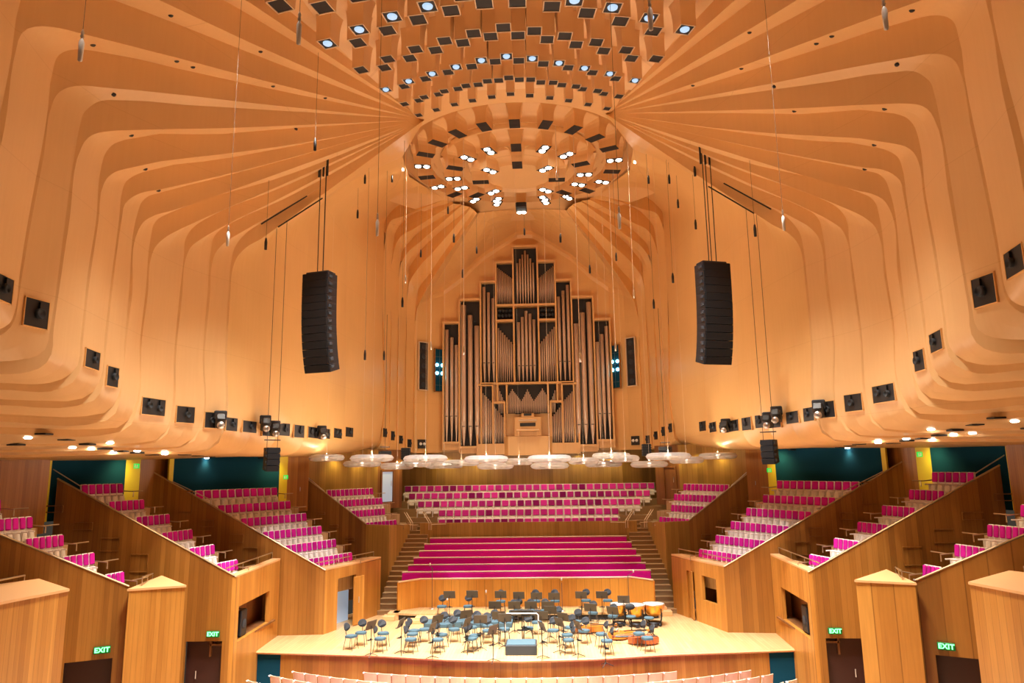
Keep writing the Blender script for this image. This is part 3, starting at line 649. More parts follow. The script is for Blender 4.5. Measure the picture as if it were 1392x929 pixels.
# bracket-like cut-outs high on the parapet walls
def bracket(u0, v0, u1, v1, p, q, sd, nm, bn, i):
    a = onpl(u0, v1, p, q); c = onpl(u1, v0, p, q); x0, x1, z0, z1 = a.x, c.x, a.z, c.z; y = (a.y+c.y)/2-.03; b = MB()
    b.box(((x0+x1)/2, y, z1), (abs(x1-x0), .04, .04)); b.box((x0, y+.01, (z0+z1)/2), (.012, .03, z1-z0)); b.box((x1, y+.01, (z0+z1)/2), (.012, .03, z1-z0)); b.box(((x0+x1)/2, y, z0), (abs(x1-x0), .04, .03))
    obj('wall_bracket_frame', b, BRUSH, side=sd, label='thin dark rectangular frame on the %s %s wall, %s from the top' % (nm, bn, ORD(i+1)), cat='wall frame', group='rectangular frames on the box walls')
for bn, lst in (('stage-side box', [(243, 668, 263, 697), (273, 708, 291, 717), (311, 727, 331, 738), (330, 745, 350, 762)]), ('middle box', [(58, 688, 87, 697), (100, 711, 127, 721), (136, 732, 163, 750), (176, 754, 202, 778)]),
                ('choir-side box', [(411, 681, 421, 683), (430, 697, 442, 700), (448, 714, 460, 718), (468, 732, 482, 736)])):
    for i, r in enumerate(lst):
        for sd, nm in SIDES: bracket(*r, *BOXES[bn]['pl'], sd, nm, bn, i)
# EXIT signs
for bn, px in (('middle box', (290.5, 862)), ('front box', (139, 883.5))):
    p, q = BOXES[bn]['pl']; a = onpl(px[0], px[1], p, q); d = Vector((p[0]-q[0], p[1]-q[1], 0)).normalized(); n = Vector((d.y, -d.x, 0)); 
    if n.y > 0: n = -n
    for sd, nm in SIDES:
        c = a+n*.08; cx = c.x*sd; rz = math.atan2(d.y*sd, d.x); t = empty('exit_sign', (cx, c.y, c.z), rz, label='illuminated green EXIT sign above the lower door of the %s %s' % (nm, bn), cat='exit sign')
        b = MB(); b.bev((0, .03, 0), (.44, .07, .2), .012); obj('sign_case', b, SIGND, t)
        cu = D.curves.new('EXIT', 'FONT'); cu.body = 'EXIT'; cu.size = .185; cu.align_x = 'CENTER'; cu.align_y = 'CENTER'; cu.extrude = .004; cu.offset = .006; cu.space_character = 1.05
        o = D.objects.new('tmp', cu); COL.objects.link(o); bpy.context.view_layer.update(); me = D.meshes.new_from_object(o.evaluated_get(bpy.context.evaluated_depsgraph_get())); D.objects.remove(o); me.materials.clear(); me.materials.append(GREENT); o = D.objects.new('sign_lettering', me); COL.objects.link(o); o.parent = t; o.location = (0, -.012, 0); o.rotation_euler = (pi/2, 0, 0)
        light('exit_glow', 'POINT', (0, -.25, 0), .35, (.2, 1, .3), t, size=.1)
# inner faces of the boxes and their ledges
c1 = (-8.15, 30.25); f1 = (-6.75, 34.3); z1 = BOXES['stage-side box']['zp']
b2 = (-9.75, 25.25); f2 = (-9.98, 30.05); z2 = BOXES['middle box']['zp']
for sd, nm in SIDES:
    if sd > 0: holes = [(*sorted((u_on((459, 802), c1, f1)[0], u_on((484, 800), c1, f1)[0])), 0, 2.05)]
    else:
        holes = [(.65, 1.75, .95, 1.95), (2.35, 3.0, 0, 2.0)]
    b = MB(); wall_strip(b, c1, f1, 0, z1, z1-.05, .14, holes, 1 if False else -1); struct('wall_'+nm, b, BRUSHL, sd)
    b = MB(); b.prism([c1, f1, (f1[0]-.5, f1[1]+.1), (c1[0]-.75, c1[1]+.12)], z1-.02, z1+.05); struct('trim_ledge', b, LEDGE, sd)
    # back of recess behind the doorway or hatch
    dd = (Vector(f1)-Vector(c1)).normalized(); nn = Vector((-dd.y, dd.x))
    for h in holes:
        m = Vector(c1)+dd*(h[0]+h[1])/2+nn*.75; b = MB(); b.box((m.x, m.y, (h[2]+h[3])/2), (h[1]-h[0]+1.0, .05, h[3]-h[2]+.6), math.atan2(dd.y, dd.x)); struct('wall_'+nm, b, (BRIGHTDOOR if sd > 0 else DARKW), sd)
    h = u_on((352+7, 848), b2, f2)[0]
    holes = [(.35, 3.6, .78, 1.95)]
    b = MB(); wall_strip(b, b2, f2, -1.6, z2, z2-.02, .14, holes, -1); struct('wall_'+nm, b, BRUSHL, sd)
    b = MB(); b.prism([b2, f2, (f2[0]-.35, f2[1]), (b2[0]-.35, b2[1]+.1)], z2-.02, z2+.05); struct('trim_ledge', b, LEDGE, sd)
    b = MB(); b.box((-10.6, 27.6, 1.3), (.06, 4.4, 1.9)); b.box((-10.25, 27.4, .74), (.8, 4.0, .06)); struct('wall_'+nm, b, DARKW, sd)
    b = MB(); b.bev((-10.12, 26.5, 1.25), (.4, .5, .9), .03); t = obj('side_fill_speaker', b, BLACK, side=sd, label='black loudspeaker standing inside the opening of the %s middle box' % nm, cat='loudspeaker')
    b = MB(); b.lathe([(.001, 0), (.16, .02), (.17, 0)], (0, 0, 0), 16, ax='Y'); 
    for i, v in enumerate(b.v): b.v[i] = (-9.91+v[1]*.3, 26.5+v[0], 1.2+v[2])
    obj('speaker_cone', b, DGREY, t, sd)
    # rail above the ledges
    for k, (a, c, z) in enumerate(((c1, f1, z1), (b2, f2, z2))):
        a = Vector((a[0]-.45, a[1]+.15, z+.28)); c = Vector((c[0]-.35, c[1], z+.28)); b = MB(); b.tube([a, c], .022, 6)
        for u in (0, .33, .66, 1): m = a.lerp(c, u); b.tube([m, m-Vector((0, 0, .28))], .015, 5)
        obj('ledge_rail', b, BRASS, side=sd, label='bronze rail along the top ledge of the %s %s' % (nm, ('stage-side box', 'middle box')[k]), cat='rail')
# open timber door leaf of the left stage box, door leaf on the right
for sd, nm in SIDES:
    dd = (Vector(f1)-Vector(c1)).normalized(); 
    u = 2.0 if sd > 0 else 2.68; m = Vector(c1)+dd*u+Vector((.30, -.1)) if sd > 0 else Vector(c1)+dd*u-Vector((.02, 0)); t = empty('stage_door', (m.x*sd, m.y, 0), label='%s timber stage door leaf of the %s stage-side box' % ('open' if sd > 0 else 'half-closed', nm), cat='door')
    b = MB(); b.bev((0, 0, 1.02), (.07, .62, 2.0), .01, (rad(-28) if sd > 0 else rad(-rad(1)))); obj('door_leaf', b, BRUSHL, t)
    b = MB(); b.tube([(.07, -.2, .95), (.07, -.2, 1.2)], .018); obj('door_handle', b, METAL, t)
# prows of the two nearest boxes
CA, CB, AP = (-11.44, 21.6), (-10.06, 22.25), (-11.9, 24.3)
D1, D2, D3 = [onz(93, 804, 3.66), onz(-30, 828, 3.66), onz(52.6, 790, 3.66)]
for sd, nm in SIDES:
    b = MB(); b.prism([CA, CB, AP], -2.0, 3.14); struct('wall_box_prow', b, BRUSHL, sd, 'timber prow with a pointed top, %s front box' % nm)
    b = MB(); b.prism([(CA[0]-.03, CA[1]-.04), (CB[0]+.05, CB[1]-.03), AP], 3.14, 3.2); struct('trim_ledge', b, LEDGE, sd)
    b = MB(); b.prism([(D1.x, D1.y), (D2.x, D2.y), (D2.x-3, D2.y+1), (D3.x, D3.y)], -2.2, 3.66); struct('wall_box_prow', b, BRUSHL, sd, 'nearest timber prow at the edge, %s side' % nm)
    b = MB(); b.prism([(D1.x+.04, D1.y-.02), (D2.x+.05, D2.y), (D2.x-3, D2.y+1), (D3.x, D3.y)], 3.66, 3.72); struct('trim_ledge', b, LEDGE, sd)
    for k, (a, c) in enumerate(((Vector((AP[0]-.15, AP[1]-.3, 3.3)), Vector((CB[0]-1.3, CB[1]-.1, 3.45))), (Vector((D3.x-.2, D3.y-.3, 3.85)), Vector((D2.x-1.6, D2.y+1.0, 3.9))))):
        b = MB(); b.tube([a, c], .025, 6); b.tube([a+Vector((0, 0, -.18)), c+Vector((0, 0, -.18))], .02, 6)
        for u in (0, .5, 1): m = a.lerp(c, u); b.tube([m, m-Vector((0, 0, .45))], .015, 5)
        obj('ledge_rail', b, BRASS, side=sd, label='two-bar rail behind the pointed top of the %s %s prow' % (nm, ('front box', 'nearest')[k]), cat='rail')
# upper handrails at the head of each parapet
for bn, u0, v0, u1, v1 in (('stage-side box', 233, 655, 285, 680), ('middle box', 66, 636, 108, 662), ('choir-side box', 416, 648, 440, 668)):
    p, q = BOXES[bn]['pl']; a = onpl(u0, v0, p, q); c = onpl(u1, v1, p, q); 
    for sd, nm in SIDES:
        b = MB(); o = Vector((0, .1, 0)); b.tube([a+o, c+o], .02, 6); b.tube([a+o, a+o-Vector((0, 0, .3))], .015, 5); b.tube([c+o, c+o-Vector((0, 0, .4))], .015, 5)
        obj('parapet_rail', b, METAL, side=sd, label='thin steel rail at the head of the %s %s parapet' % (nm, bn), cat='rail')
# ================================================================== stage, choir benches, gallery, stairs, stalls
SF = [(-10.0, 27.7), (-5.18, 27.12), (-2.6, 26.55), (0, 26.33), (2.6, 26.55), (5.18, 27.12), (10.0, 27.7)]
b = MB(); b.prism(SF+[(10.1, 30.3), (7.2, 36.5), (-7.2, 36.5), (-10.1, 30.3)], -.12, 0); struct('floor_stage', b, FLOORW)
b = MB()
for (x0, y0), (x1, y1) in zip(SF, SF[1:]):
    if abs(x0) > 9.9: t = .22; x0, y0 = x0+(x1-x0)*t, y0+(y1-y0)*t
    if abs(x1) > 9.9: t = .22; x1, y1 = x1+(x0-x1)*t, y1+(y0-y1)*t
    b.prism([(x0, y0+.06), (x1, y1+.06), (x1, y1+.2), (x0, y0+.2)], -1.9, -.12)
struct('wall_stage_front', b, BRUSH)
for sd, nm in SIDES:
    b = MB(); b.prism([(-10.0, 27.78), (-8.95, 27.65), (-8.95, 27.8), (-10.0, 27.9)], -1.5, -.12); struct('wall_stage_front', b, BLUE, sd)
b = MB(); b.tube([(x, y-.01, -.05) for x, y in SF], .05, 6); struct('trim_stage_nosing', b, LEDGE)
# stalls floor, stepping gently up towards the camera
b = MB()
for i in range(26):
    y1 = 27.9-i*1.7; b.box((0, y1-.85, -1.75+.10*i-.5), (30, 1.7, 1.0))
struct('floor_stalls', b, CARPET)
# back platform
PY = 32.75; PZ = .3
b = MB(); b.prism([(-5.9, PY+.25), (-5.0, PY), (5.0, PY), (5.9, PY+.25), (5.9, 34.3), (-5.9, 34.3)], .22, PZ); struct('floor_platform', b, FLOORW)
b = MB(); b.prism([(-5.85, PY+.29), (-5.0, PY+.04), (5.0, PY+.04), (5.85, PY+.29), (5.85, 34.2), (-5.85, 34.2)], 0, .22); struct('floor_platform', b, BLACK)
for i, (u, v, w, d, h) in enumerate(((527.5, 845, .55, .5, .2), (534, 843.5, .5, .6, .3), (564, 849, .85, .5, .16), (579, 848, 1.0, .6, .24), (906, 838, .55, .5, .2), (898, 836, .6, .7, .32))):
    c = onz(u, v, 0); q = MB(); q.bev((c.x, c.y+d/2, h/2), (w, d, h), .015)
    obj('step_block', q, LEDGE, label='pale timber step block beside the rear platform, %s from the left' % ORD([1, 2, 3, 4, 6, 5][i]), cat='step block')
# second low platform where the winds sit
for i, (x, y, w) in enumerate(((-2.35, 31.7, 3.7),)):
    q = MB(); q.bev((x, y+.3, .09), (w, 1.4, .18), .01); obj('low_riser', q, BLUESEAT if i == 0 else BLACK, label=('blue-topped' if i == 0 else 'black')+' low riser under the wind players\' chairs', cat='riser')
# choir front wall
YC = 34.24; ZC = 1.50
for a, c in (((-5.75, 33.45), (-4.88, YC)), ((-4.88, YC), (4.88, YC)), ((4.88, YC), (5.75, 33.45))):
    b = MB(); wall_strip(b, a, c, 0, ZC, ZC, .1, (), -1); struct('wall_choir_front', b, BRUSHO)
b = MB(); b.tube([(-5.75, 33.45, ZC+.04), (-4.88, YC, ZC+.06), (4.88, YC, ZC+.06), (5.75, 33.45, ZC+.04)], .04, 6); struct('trim_choir_rail', b, RIM)
# choir benches
edges = [(550, 779.5, 888), (558, 769.6, 881), (566, 760, 875), (573, 750.5, 868), (580, 741.3, 862), (587.5, 733, 855)]
ch = []
for i, (ul, v, ur) in enumerate(edges):
    y = 34.95+i*1.12; p = ony(ul, v, y); ch.append((abs(p.x), y, ony(718, v-2.4, y).z))
for i, (hx, y, z) in enumerate(ch):
    hx = (hx+abs(ony(edges[i][2], edges[i][1]-4, y).x))/2
    h = .62; t = empty('choir_bench', (0, y, z-h), label='long magenta choir bench, %s from the stage' % (ORDROW[i] if i else 'nearest'), cat='choir bench', group='choir benches behind the orchestra')
    q = MB(); n = 12
    q.bev((0, 0, h/2-.02), (hx*2, .10, h-.04), .02, rx=-.12); obj('bench_back', q, MAGB, t)
    q = MB(); q.bev((0, .06, h), (hx*2+.04, .13, .055), .015); obj('top_rail', q, RIM, t)
    q = MB(); q.bev((0, -.28, .14), (hx*2, .46, .12), .03); obj('bench_seat', q, MAGB, t)
    b = MB(); b.box((0, y+.0, z-h-.45), (hx*2+.1, 1.14, .9)); struct('floor_choir_step', b, STAIRW)
# gallery parapet and its rows
gy0 = ch[-1][1]+.65
gz = ony(718, 710, gy0).z
b = MB(); hx = 6.1; b.prism([(-hx, gy0), (hx, gy0), (hx, gy0+.12), (-hx, gy0+.12)], 1.0, gz); struct('wall_gallery_front', b, GALW)
grows = [(598.6, 844.6, 705.6, 23), (598.6, 844.6, 693.0, 23), (570, 874, 680.6, 29), (558.5, 888, 669.5, 32), (552, 893, 659.5, 33)]
gp = make_seat(.52, 'gallery_seat', MAGG, .33, .765); used = []
for r, (ul, ur, v, n) in enumerate(grows):
    y = gy0+.45+r*.98; zt = ony(718, v, y).z; xl = ony(ul, v, y).x; xr = ony(ur, v, y).x; hx = (xr-xl)/2; zf = zt-.92; sp = 2*hx/n
    b = MB(); b.box((0, y+.15, zf-.6), (2*hx+1.2, 1.0, 1.2)); struct('floor_gallery_step', b, STAIRW)
    for i in range(n):
        x = -hx+sp*(i+.5); o = place(gp, used, (x, y+.02*abs(x)**2*.02, zf), 0, label='magenta gallery seat, %s from the left, %s row behind the choir' % (ORD(i+1), ORDROW[r]), cat='seat', group='seats of the rear gallery')
        o.scale.x = sp/.52
    b = MB(); b.bev((0, y+.10, zt+.005), (2*hx, .05, .05), .01); obj('row_top_rail', b, SHELL, label='pale rail along the backs of the %s gallery row' % ORDROW[r], cat='rail', group='rails along the gallery rows')
    q = MB(); q.bev((0, y-.36, zf+.42), (2*hx, .05, .10), .01); obj('row_shelf_rail', q, SHELL, label='pale ledge in front of the %s gallery row' % ORDROW[r], cat='rail', group='ledges in front of the gallery rows')
GY = gy0+.45+4*.98+1.0
# rear wall of the gallery, yellow-lit, with side doors
b = MB(); b.prism([(-9.6, GY+1.0), (-6.0, GY+.1), (6.0, GY+.1), (9.6, GY+1.0), (9.6, GY+1.2), (-9.6, GY+1.2)], 2.5, 7.62); struct('wall_gallery_rear', b, REAR)
for sd, nm in SIDES:
    bw = BOXES['choir-side box']['bw']; p = onpl(516.5, 683, *bw); q2 = onpl(532, 641.5, *bw); m = (p+q2)/2; dd = (q2-p); az = math.atan2(dd.y, dd.x)
    t = empty('gallery_door', ((m.x+.1*sin(az))*sd, m.y-.1*cos(az), p.z), az*sd, label='%s door at the %s end of the rear gallery' % ('glazed pale' if sd > 0 else 'dark timber', nm), cat='door')
    w = hypot(q2.x-p.x, q2.y-p.y); h = q2.z-p.z
    b = MB(); b.box((-w/2-.05, 0, h/2), (.1, .14, h+.1)); b.box((w/2+.05, 0, h/2), (.1, .14, h+.1)); b.box((0, 0, h+.05), (w+.2, .14, .1)); obj('door_frame', b, DARKW, t)
    b = MB(); b.bev((0, .02, h/2), (w, .05, h), .01); obj('door_panel', b, (BRIGHTDOOR if sd > 0 else DARKW), t)
    b = MB(); b.tube([(w*.35, -.05, .9), (w*.35, -.05, 1.2)], .02); obj('door_handle', b, METAL, t)
# inner facing wall of the choir-side box, beside the stairs
c0 = (-8.25, 37.4); m0 = (-7.0, 37.25); e0 = (-6.75, 41.6); z0 = BOXES['choir-side box']['zp']
for sd, nm in SIDES:
    b = MB(); wall_strip(b, c0, m0, 0, z0-.02, z0-.05, .12, (), -1); wall_strip(b, m0, e0, 0, z0-.05, z0-.35, .12, (), -1); struct('wall_'+nm, b, GALW, sd)
    # stairs
    b = MB(); n = 19
    for i in range(n):
        f = i/(n-1); y = 34.3+f*8.4; v = 838-f*136; xl = azx(518+(560-518)*f**.8, v, y); xr = azx(548+(581-548)*f**.8, v, y); z = .18+f*3.3
        b.box(((xl+xr)/2, y, z/2-.3), (abs(xr-xl)+.5, .46, z+.6))
    struct('floor_stairs', b, STAIRW, sd)
    b = MB()
    for i in range(n):
        f = i/(n-1); y = 34.3+f*8.4; v = 838-f*136; xl = azx(518+(560-518)*f**.8, v, y); xr = azx(548+(581-548)*f**.8, v, y); z = .18+f*3.3
        b.box(((xl+xr)/2, y-.215, z+.005), (abs(xr-xl)+.5, .07, .03))
    struct('trim_stair_nosing', b, NOSE, sd)
    # side floors behind the boxes' inner ends
    b = MB(); b.box((-8.6, 43.8, 2.9), (4.4, 4.2, 1.0)); struct('floor_gallery_side', b, STAIRW, sd)
    for k, (u0, v0, u1, v1) in enumerate(((551, 697, 559.5, 711), (576, 697, 584.5, 711))):
        y = 41.4; a = ony(u0, v0, y+.5); c = ony(u1, v1, y-.3); b = MB()
        for o in (-.06, .06): b.tube([a+Vector((o, 0, 0)), c+Vector((o, 0, 0))], .022, 6); b.tube([c+Vector((o, 0, 0)), c+Vector((o, 0, -.4))], .02, 5)
        b.tube([c+Vector((.1, 0, -.1)), c+Vector((.9 if k else -.9, 0, -.08))], .02, 5)
        obj('stair_rail', b, RIM, side=sd, label='sloping pale handrail at the %s side of the %s gallery stairs' % (('outer', 'inner')[k], nm), cat='rail')
# stalls seats seen from behind
def stall_seat():
    t = empty('stalls_seat', (0, 0, 0)); n = 8; v = []
    for j, z in enumerate((.42, .60, .80, .95)):
        for i in range(5): x = (i/4-.5)*.50; v.append((x, .05+.10*(x/.25)**2*.4-(z-.42)*.16, z))
    v += [(x, y+.035, z) for x, y, z in v[:]]; f = []
    for j in range(3):
        for i in range(4): a = j*5+i; f += [(a, a+1, a+6, a+5), (a+20, a+25, a+26, a+21)]
    for i in range(4): f += [(15+i, 16+i, 36+i, 35+i), (i, i+20, i+21, i+1)]
    for j in range(3): f += [(j*5, j*5+5, j*5+25, j*5+20), (j*5+4, j*5+24, j*5+29, j*5+9)]
    b = MB(); b.add(v, f); obj('back_shell', b, SEATBACK, t)
    b = MB(); b.bev((-.25, .0, .93), (.045, .10, .05), .012); b.bev((-.25, .12, .58), (.045, .4, .05), .012); obj('arm_cap', b, SHELL, t)
    b = MB(); b.bev((0, .25, .42), (.46, .42, .1), .03); obj('seat_cushion', b, MAG, t)
    b = MB(); b.bev((0, .15, .18), (.06, .3, .4), .01); obj('pedestal', b, METAL, t)
    return t
sp_ = stall_seat(); used = []
def stall_row(rn, ul, vl, ur, vr, vmid, zt, umin, umax, flip=None):
    L = onz(ul, vl, zt); R = onz(ur, vr, zt); hx = (R.x-L.x)/2; cx = (R.x+L.x)/2; ye = (L.y+R.y)/2; ym = onz(708, vmid, zt).y; kq = (ye-ym)/(hx*hx); n = round(2*hx/.53); sp = 2*hx/n; k = 0
    for i in range(n):
        x = cx-hx+sp*(i+.5); y = ym+kq*(x-cx)**2; pr = ray_px((x, y, zt))
        if not (pr[1] < 934): continue
        k += 1; rz = math.atan(2*kq*(x-cx)); place(sp_, used, (x, y, zt-.96), rz, label='pale curved stalls seat back, %s from the left, %s row from the stage' % (ORD(k), rn), cat='seat', group='stalls seats in front of the stage')
def ray_px(P):
    q = Vector(P)-CAMP; x, y, z = q.dot(RX), q.dot(RY), q.dot(RF); return 696+FPX*x/z, 464.5-FPX*y/z
stall_row('first', 494, 913.5, 921.5, 913, 922, -.52, 0, 0)
stall_row('second', 396.5, 912.8, 1022.5, 910.5, 935.5, -.42, 0, 0)
stall_row('third', 365, 917.6, 1053, 915.5, 949, -.32, 0, 0)
stall_row('fourth', 334, 925, 1085, 922, 965, -.22, 0, 0)
# ================================================================== the pipe organ
OZ = lambda cy: ony(718, 330+cy/3.097, YO).z        # height on the organ front
OS = 10.98/708                                      # metres per measured unit
OXF = lambda c: (c-492)*OS
organ = empty('pipe_organ', (0, YO, OZ(890)), label='large pipe organ with stepped timber case and tin pipes', cat='pipe organ')
ob = OZ(890)
def ow(x, z, y=0): return (OXF(x), y, OZ(z)-ob)
def panel(mb, x0, x1, y0, y1, yy, th):
    a = ow(x0, y1); c = ow(x1, y0); mb.box(((a[0]+c[0])/2, yy, (a[2]+c[2])/2), (abs(c[0]-a[0]), th, abs(c[2]-a[2])))
half = [(139, 200, 340, 835), (208, 293, 245, 855), (300, 362, 173, 590), (367, 438, 92, 264), (367, 438, 340, 590), (283, 345, 603, 845), (347, 393, 678, 845), (367, 440, 600, 720), (367, 438, 276, 330)]
cen = [(440, 523, 27, 264), (440, 526, 278, 590), (440, 528, 600, 722)]
MX = lambda c: 984-c
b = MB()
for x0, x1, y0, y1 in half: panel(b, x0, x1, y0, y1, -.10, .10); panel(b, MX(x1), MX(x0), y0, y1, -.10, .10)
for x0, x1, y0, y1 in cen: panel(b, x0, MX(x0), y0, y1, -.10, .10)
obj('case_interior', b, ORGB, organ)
b = MB()
# timber frame: uprights, transoms, base
def upright(x, y0, y1, w=7, d=.55): panel(b, x-w/2, x+w/2, y0, y1, -.25, d); panel(b, MX(x)-w/2, MX(x)+w/2, y0, y1, -.25, d)
def transom(x0, x1, y, h=9, d=.6): panel(b, x0, x1, y-h/2, y+h/2, -.27, d); panel(b, MX(x1), MX(x0), y-h/2, y+h/2, -.27, d)
for x, y0, y1 in ((135, 330, 870), (204, 240, 880), (296, 170, 855), (363.5, 90, 600), (439, 30, 600), (346, 600, 850), (279, 600, 890), (395, 678, 860), (366, 600, 680), (405, 600, 720)): upright(x, y0, y1)
for x0, x1, y in ((131, 204, 336), (204, 297, 241), (297, 364, 169), (364, 440, 88), (363, 492, 269), (363, 440, 333), (297, 492, 595), (279, 346, 600), (346, 398, 674), (131, 204, 839), (204, 282, 859), (436, 492, 24)): transom(x0, x1, y)
panel(b, 131, 207, 835, 870, -.2, .4); panel(b, MX(207), MX(131), 835, 870, -.2, .4); panel(b, 204, 282, 856, 885, -.2, .4); panel(b, MX(282), MX(204), 856, 885, -.2, .4)
panel(b, 276, 398, 846, 892, -.3, .6); panel(b, MX(398), MX(276), 846, 892, -.3, .6)
obj('case_frame', b, ORGW, organ)
b = MB(); a = ow(393, 870); c = ow(MX(393), 818)
b.prism([(a[0], -.6), (a[0]+.25, -.95), (c[0]-.25, -.95), (c[0], -.6), (c[0], 0), (a[0], 0)], a[2]-.4, c[2]); obj('console_balcony', b, ORGW, organ)
def pipe(xc, top, bot, w, mouth, yy=-.42):
    """cylindrical flue pipe with conical foot, mouth and lip"""
    x, _, zt = ow(xc, top); zb = ow(xc, bot)[2]; zm = ow(xc, mouth)[2]; r = w*OS/2; q = MB(); zz = zm-r*.5
    q.lathe([(r*.25, zb), (r*.96, zz), (r*.96, zm), (r, zm+.02), (r, zt), (r*.85, zt), (r*.85, zt-.15)], (x, yy, 0), 12)
    p = obj('organ_pipe', q, GOLD, organ)
    if w > 10:
        q = MB(); q.bev((x, yy-r*.9, zm+r*1.0), (r*1.3, r*.35, r*1.7), .01); obj('pipe_mouth', q, GOLD, p)
        q = MB(); q.box((x, yy-r*1.02, zm+.0), (r*1.1, r*.2, .04)); obj('mouth_slot', q, ORGB, p)
for m in (lambda x: x, MX):
    for x, t in ((150, 365), (171, 398), (190.5, 430)): pipe(m(x), t, 834, 16, 728)
    for x, t in ((222, 264), (250.5, 307), (279, 352)): pipe(m(x), t, 852, 21.5, 772)
    for x, t in ((311, 190), (330.5, 213), (350, 238)): pipe(m(x), t, 586, 13.5, 508)
    for i in range(10): pipe(m(371+i*7), 108+i*5.2, 261, 5.2, 205+i*1.5, -.30)
    for i in range(8): pipe(m(372+i*9), 362+i*9.8, 586, 7.2, 500+i*4, -.34)
    for i in range(8): pipe(m(288+i*7.6), 617+i*8, 843, 6.4, 800, -.34)
    for i in range(6): pipe(m(351+i*7.4), 690+i*9, 843, 5.4, 790+i*4, -.34)
for i, t in enumerate((92, 74, 57, 40, 57, 74, 92)): pipe(492+(i-3)*11.5, t, 261, 8.6, 206, -.34)
for i, t in enumerate((340, 318, 293, 305, 330)): pipe(492+(i-2)*16.5, t, 586, 13, 522, -.36)
# small pipes over the console
q = MB()
for i in range(46):
    xc = 370+i*5.3; d = abs(xc-492); t = 660-max(0, 40-d*2) if d < 24 else (672-(d-24)*1.3 if d < 60 else (612+(d-60)*1.6 if d < 90 else 690-(d-90)*2.4)); t = min(max(t, 612), 700)
    x, _, zt = ow(xc, t); zb = ow(xc, 719)[2]; q.lathe([(.012, zb), (.032, zb+.5), (.032, zt)], (x, -.3, 0), 6)
obj('small_pipes', q, GOLD, organ, kind='stuff')
# round-holed panels
for m in (lambda x: x, MX):
    q = MB()
    for r in range(2):
        for c in range(4+r%2): x, _, z = ow(m(376+c*15+(0 if r else 3)), 290+r*20); q.lathe([(.001, -.50), (.085, -.48), (.10, -.42), (.10, -.2)], (x, 0, z), 12, 'Y')
    obj('trumpet_bells', q, DGREY, organ)
# the console: a thing of its own on the balcony
zc0 = OZ(818); con = empty('organ_console', (0, YO-.75, zc0), label='pale timber organ console with keyboards under the small pipes', cat='organ console')
wx = lambda c: OXF(c); H = lambda a, c: OZ(a)-OZ(c)
q = MB(); q.bev((0, .1, H(738, 818)/2), (wx(548)-wx(436), .5, H(738, 818)), .03); q.bev((0, .12, H(722, 818)/2), (wx(519)-wx(465), .4, H(722, 818)), .03); obj('console_body', q, ORGW, con)
q = MB(); q.bev((0, -.18, H(770, 818)), (wx(524)-wx(460), .12, .22), .02); obj('keyboards', q, EBONY, con)
q = MB(); q.bev((0, -.2, H(752, 818)), (wx(530)-wx(455), .1, .1), .02); q.bev((0, -.32, H(793, 818)), (wx(540)-wx(446), .35, .09), .02); obj('key_shelf', q, RIM, con)
q = MB(); q.bev((0, -.45, H(796, 818)), (1.5, .3, .07), .02); q.box((-.6, -.45, .15), (.06, .28, .3)); q.box((.6, -.45, .15), (.06, .28, .3)); obj('organ_bench', q, ORGW, con)
q = MB(); q.bev((0, -.12, H(728, 818)), (.5, .05, .16), .01); obj('music_desk', q, DGREY, con)
